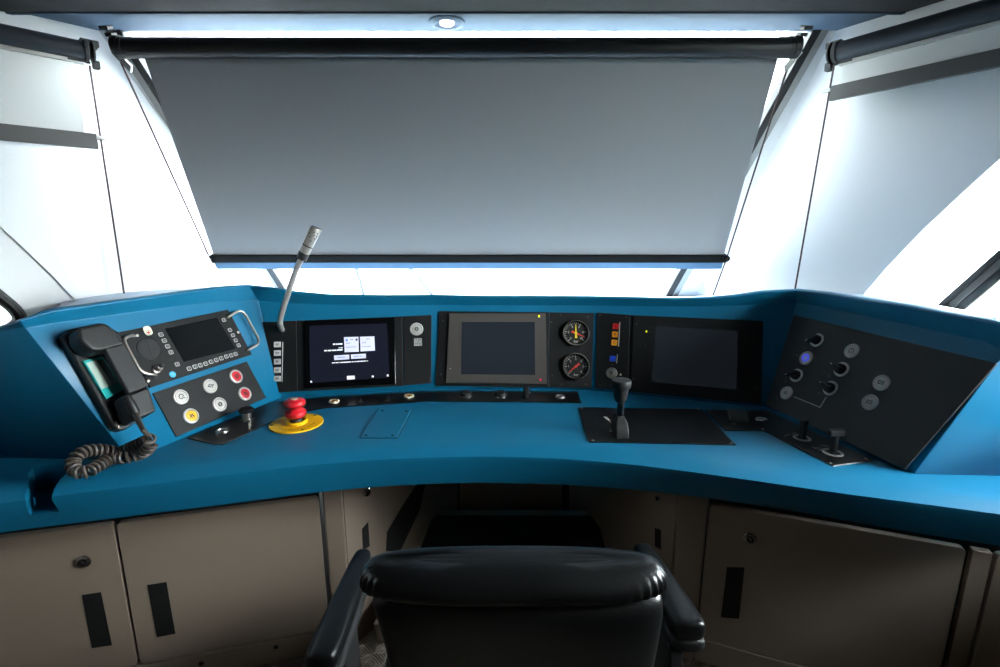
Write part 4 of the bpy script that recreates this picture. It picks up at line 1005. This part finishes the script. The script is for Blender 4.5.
backL = V((-.155, 1.80, 0)); fpl = f.P(pw+.002, 0, -.01)
r_, fL_, o_ = vpanel(fpl, backL, .01, .64, .02, 'footwell_partition', 'cab', 'angled taupe side panel of the footwell with a lock and black slots', 'panel')
lock(o_, fL_, 366.5, 492, .014); slot(o_, fL_, [(362, 529), (368, 522), (369.5, 546), (363, 550)]); slot(o_, fL_, [(417, 484), (425, 484), (420, 509), (400, 551), (386, 551), (387, 532), (401, 508)])
f = FCR; qw = f.uv(674, 550).x
pa2 = f.P(-.012, 0, 0); pb2_ = f.P(qw, 0, 0)
po2 = thing('corner_post', 'shaded post between the footwell and the cabinet below the lever', 'post', Frame(V((pb2_.x, pb2_.y, 0)), f.ex, V((0, 0, 1))))
MB().rbox((-.003-qw)/2, .026, -.003-qw, .05, .01, .64).build('column', 'cab', po2, bevel=.006, seg=3)
MB().box3(-.01, -qw-.02, .052, .07, .01, .64).build('rear_flange', 'cabdark', po2)
backR = V((.275, 1.80, 0)); fpr = f.P(qw-.002, 0, -.01)
r_, fR_, o_ = vpanel(backR, fpr, .01, .64, .02, 'footwell_partition', 'cab', 'shaded angled side panel of the footwell below the display with unlit screen', 'panel')
lock(o_, fR_, 658.5, 498, .008); slot(o_, fR_, [(655, 528), (661, 530), (661, 550), (655, 546)])
r_, fB_, o_ = vpanel(V((-.155, 1.78, 0)), V((.275, 1.78, 0)), .01, .64, .02, 'footwell_back_panel', 'cab', 'flat taupe panel closing the back of the footwell', 'panel')
slot(o_, fB_, [(446, 470), (457, 470), (457, 513), (446, 513)]); slot(o_, fB_, [(458.3, 470), (460, 470), (460, 513), (458.3, 513)]); slot(o_, fB_, [(562, 470), (569, 470), (569, 514), (562, 514)])
# footrest
fa, fb = V((0, 1.72, .27)), V((0, 1.30, .12)); n_ = V((1, 0, 0)).cross((fa-fb).normalized()); n_ = n_ if n_.z > 0 else -n_
FF = Frame(fa, (1, 0, 0), n_)
ft = thing('footrest', 'sloping footrest with a dark granular mat and taupe border in the footwell', 'footrest', FF)
l0 = FF.uv(433, 515.5); l1 = FF.uv(421, 548); r0 = FF.uv(597, 516); r1 = FF.uv(606, 552)
dl = (l1-l0); dr = (r1-r0); Yn = -.44
lN = l0 + dl*((Yn-l0.y)/dl.y); rN = r0 + dr*((Yn-r0.y)/dr.y)
MB().prism([(l0.x-.03, l0.y+.03), (lN.x-.06, lN.y), (rN.x+.03, rN.y), (r0.x+.03, r0.y+.03)], -.10, -.004).build('frame', 'cab', ft, bevel=.003)
MB().prism([tuple(l0), tuple(lN), tuple(rN), tuple(r0)], -.006, .002).build('mat', 'mat', ft)
# black gasket under desk edge
# ------------------------------------------------------------------ driver's seat
fs = Frame((.02, .82, 0), (1, 0, 0), (0, 0, 1))
st_ = thing('driver_seat', 'black leather seat with two padded armrests facing the desk', 'seat', fs)
def sup(hw, th, yc, z, n=3.2, seg=48, ox=0., wr=0.):
    out = []
    for k in range(seg):
        a = 2*PI*k/seg; c, s = math.cos(a), math.sin(a)
        x = hw*math.copysign(abs(c)**(2/n), c); y = th*math.copysign(abs(s)**(2/n), s)
        w = 1 + wr*math.sin(a*46)*max(0, (abs(c)-.55)/.45)
        out.append((x*w + ox, y*(1 + (w-1)*2.5) + yc, z))
    return out
BY = -.155; rings = []
for z, hw, th, dy, n, ox in ((.40, .185, .040, .03, 3, .018), (.50, .196, .044, .022, 3.2, .017), (.60, .206, .047, .012, 3.4, .015), (.70, .214, .051, .004, 3.6, .012), (.742, .219, .052, 0, 3.6, .008), (.760, .219, .048, 0, 3.4, .006), (.772, .213, .038, 0, 3.2, .006)):
    rings.append(sup(hw, th, BY+dy, z, n, ox=ox))
MB().loops(rings + [sup(.19, .02, BY, .776, 3.2)]).build('backrest', 'leather', st_, angle=80, subsurf=1)
rings = []
for z, hw, th, n, wr in ((.768, .20, .03, 3, 0), (.769, .218, .045, 3, .022), (.773, .226, .053, 3, .034), (.781, .229, .057, 2.9, .026), (.793, .229, .056, 2.8, .012), (.804, .223, .046, 2.8, 0), (.811, .211, .030, 2.6, 0), (.814, .187, .012, 2.5, 0)):
    rings.append(sup(hw, th, BY+.002, z, n, 240, wr=wr*.7))
MB().loops(rings).build('headroll', 'leather', st_, angle=80, subsurf=1)
rings = [sup(hw, th, .08, z, 4) for z, hw, th in ((.37, .23, .22), (.39, .25, .24), (.44, .255, .245), (.475, .245, .235), (.485, .20, .19))]
MB().loops(rings).build('seat_cushion', 'leather', st_, angle=80, subsurf=1)
for s, xc, ya, yb, xa, xb, wa, wb in ((-1, -.335, -.115, .18, -.325, -.325, .031, .021), (1, .325, -.045, .20, .330, .303, .033, .024)):
    def arm(h0, h1, grow=0., nn=3.2):
        rings = []
        for t, w in ((0, .4), (.015, .75), (.05, .95), (.2, 1), (.5, 1), (.8, 1), (.95, .95), (.985, .75), (1, .4)):
            y = ya + t*(yb-ya); x = xa + (xb-xa)*t; w = w*(wa+(wb-wa)*t); zc_ = (h0+h1)/2; hh = (h1-h0)/2*(.55 if t in (0, 1) else 1)
            ring_ = []
            for k in range(24):
                a = 2*PI*k/24; c, s2 = math.cos(a), math.sin(a)
                ring_.append((x + (w+grow)*math.copysign(abs(c)**(2/nn), c), y, zc_ + hh*math.copysign(abs(s2)**(2/nn), s2)))
            rings.append(ring_)
        return MB().loops(rings)
    a_ = arm(.560, .600).build('armrest', 'leather', st_, angle=80, subsurf=1)
    arm(.535, .563, .002).build('armrest_base', 'rubber', a_, angle=80, subsurf=1)
    MB().prism([(-.10, .30), (.05, .30), (.03, .54), (-.04, .54)], -.012, .012).build('arm_bracket', 'rubber', a_, bevel=.003).matrix_local = Matrix.Translation((xc - s*.02, 0, .0)) @ Matrix(((0, 0, 1, 0), (1, 0, 0, 0), (0, 1, 0, 0), (0, 0, 0, 1)))
MB().box3(-.20, .20, -.10, .28, .33, .375).build('seat_frame', 'rubber', st_, bevel=.008)
MB().lathe(0, .08, [(.05, .05), (.045, .33)], 24).build('pedestal', 'greybezel', st_)
MB().lathe(0, .08, [(.24, .0), (.24, .02), (.08, .05), (.05, .06)], 40).build('floor_base', 'greybezel', st_)
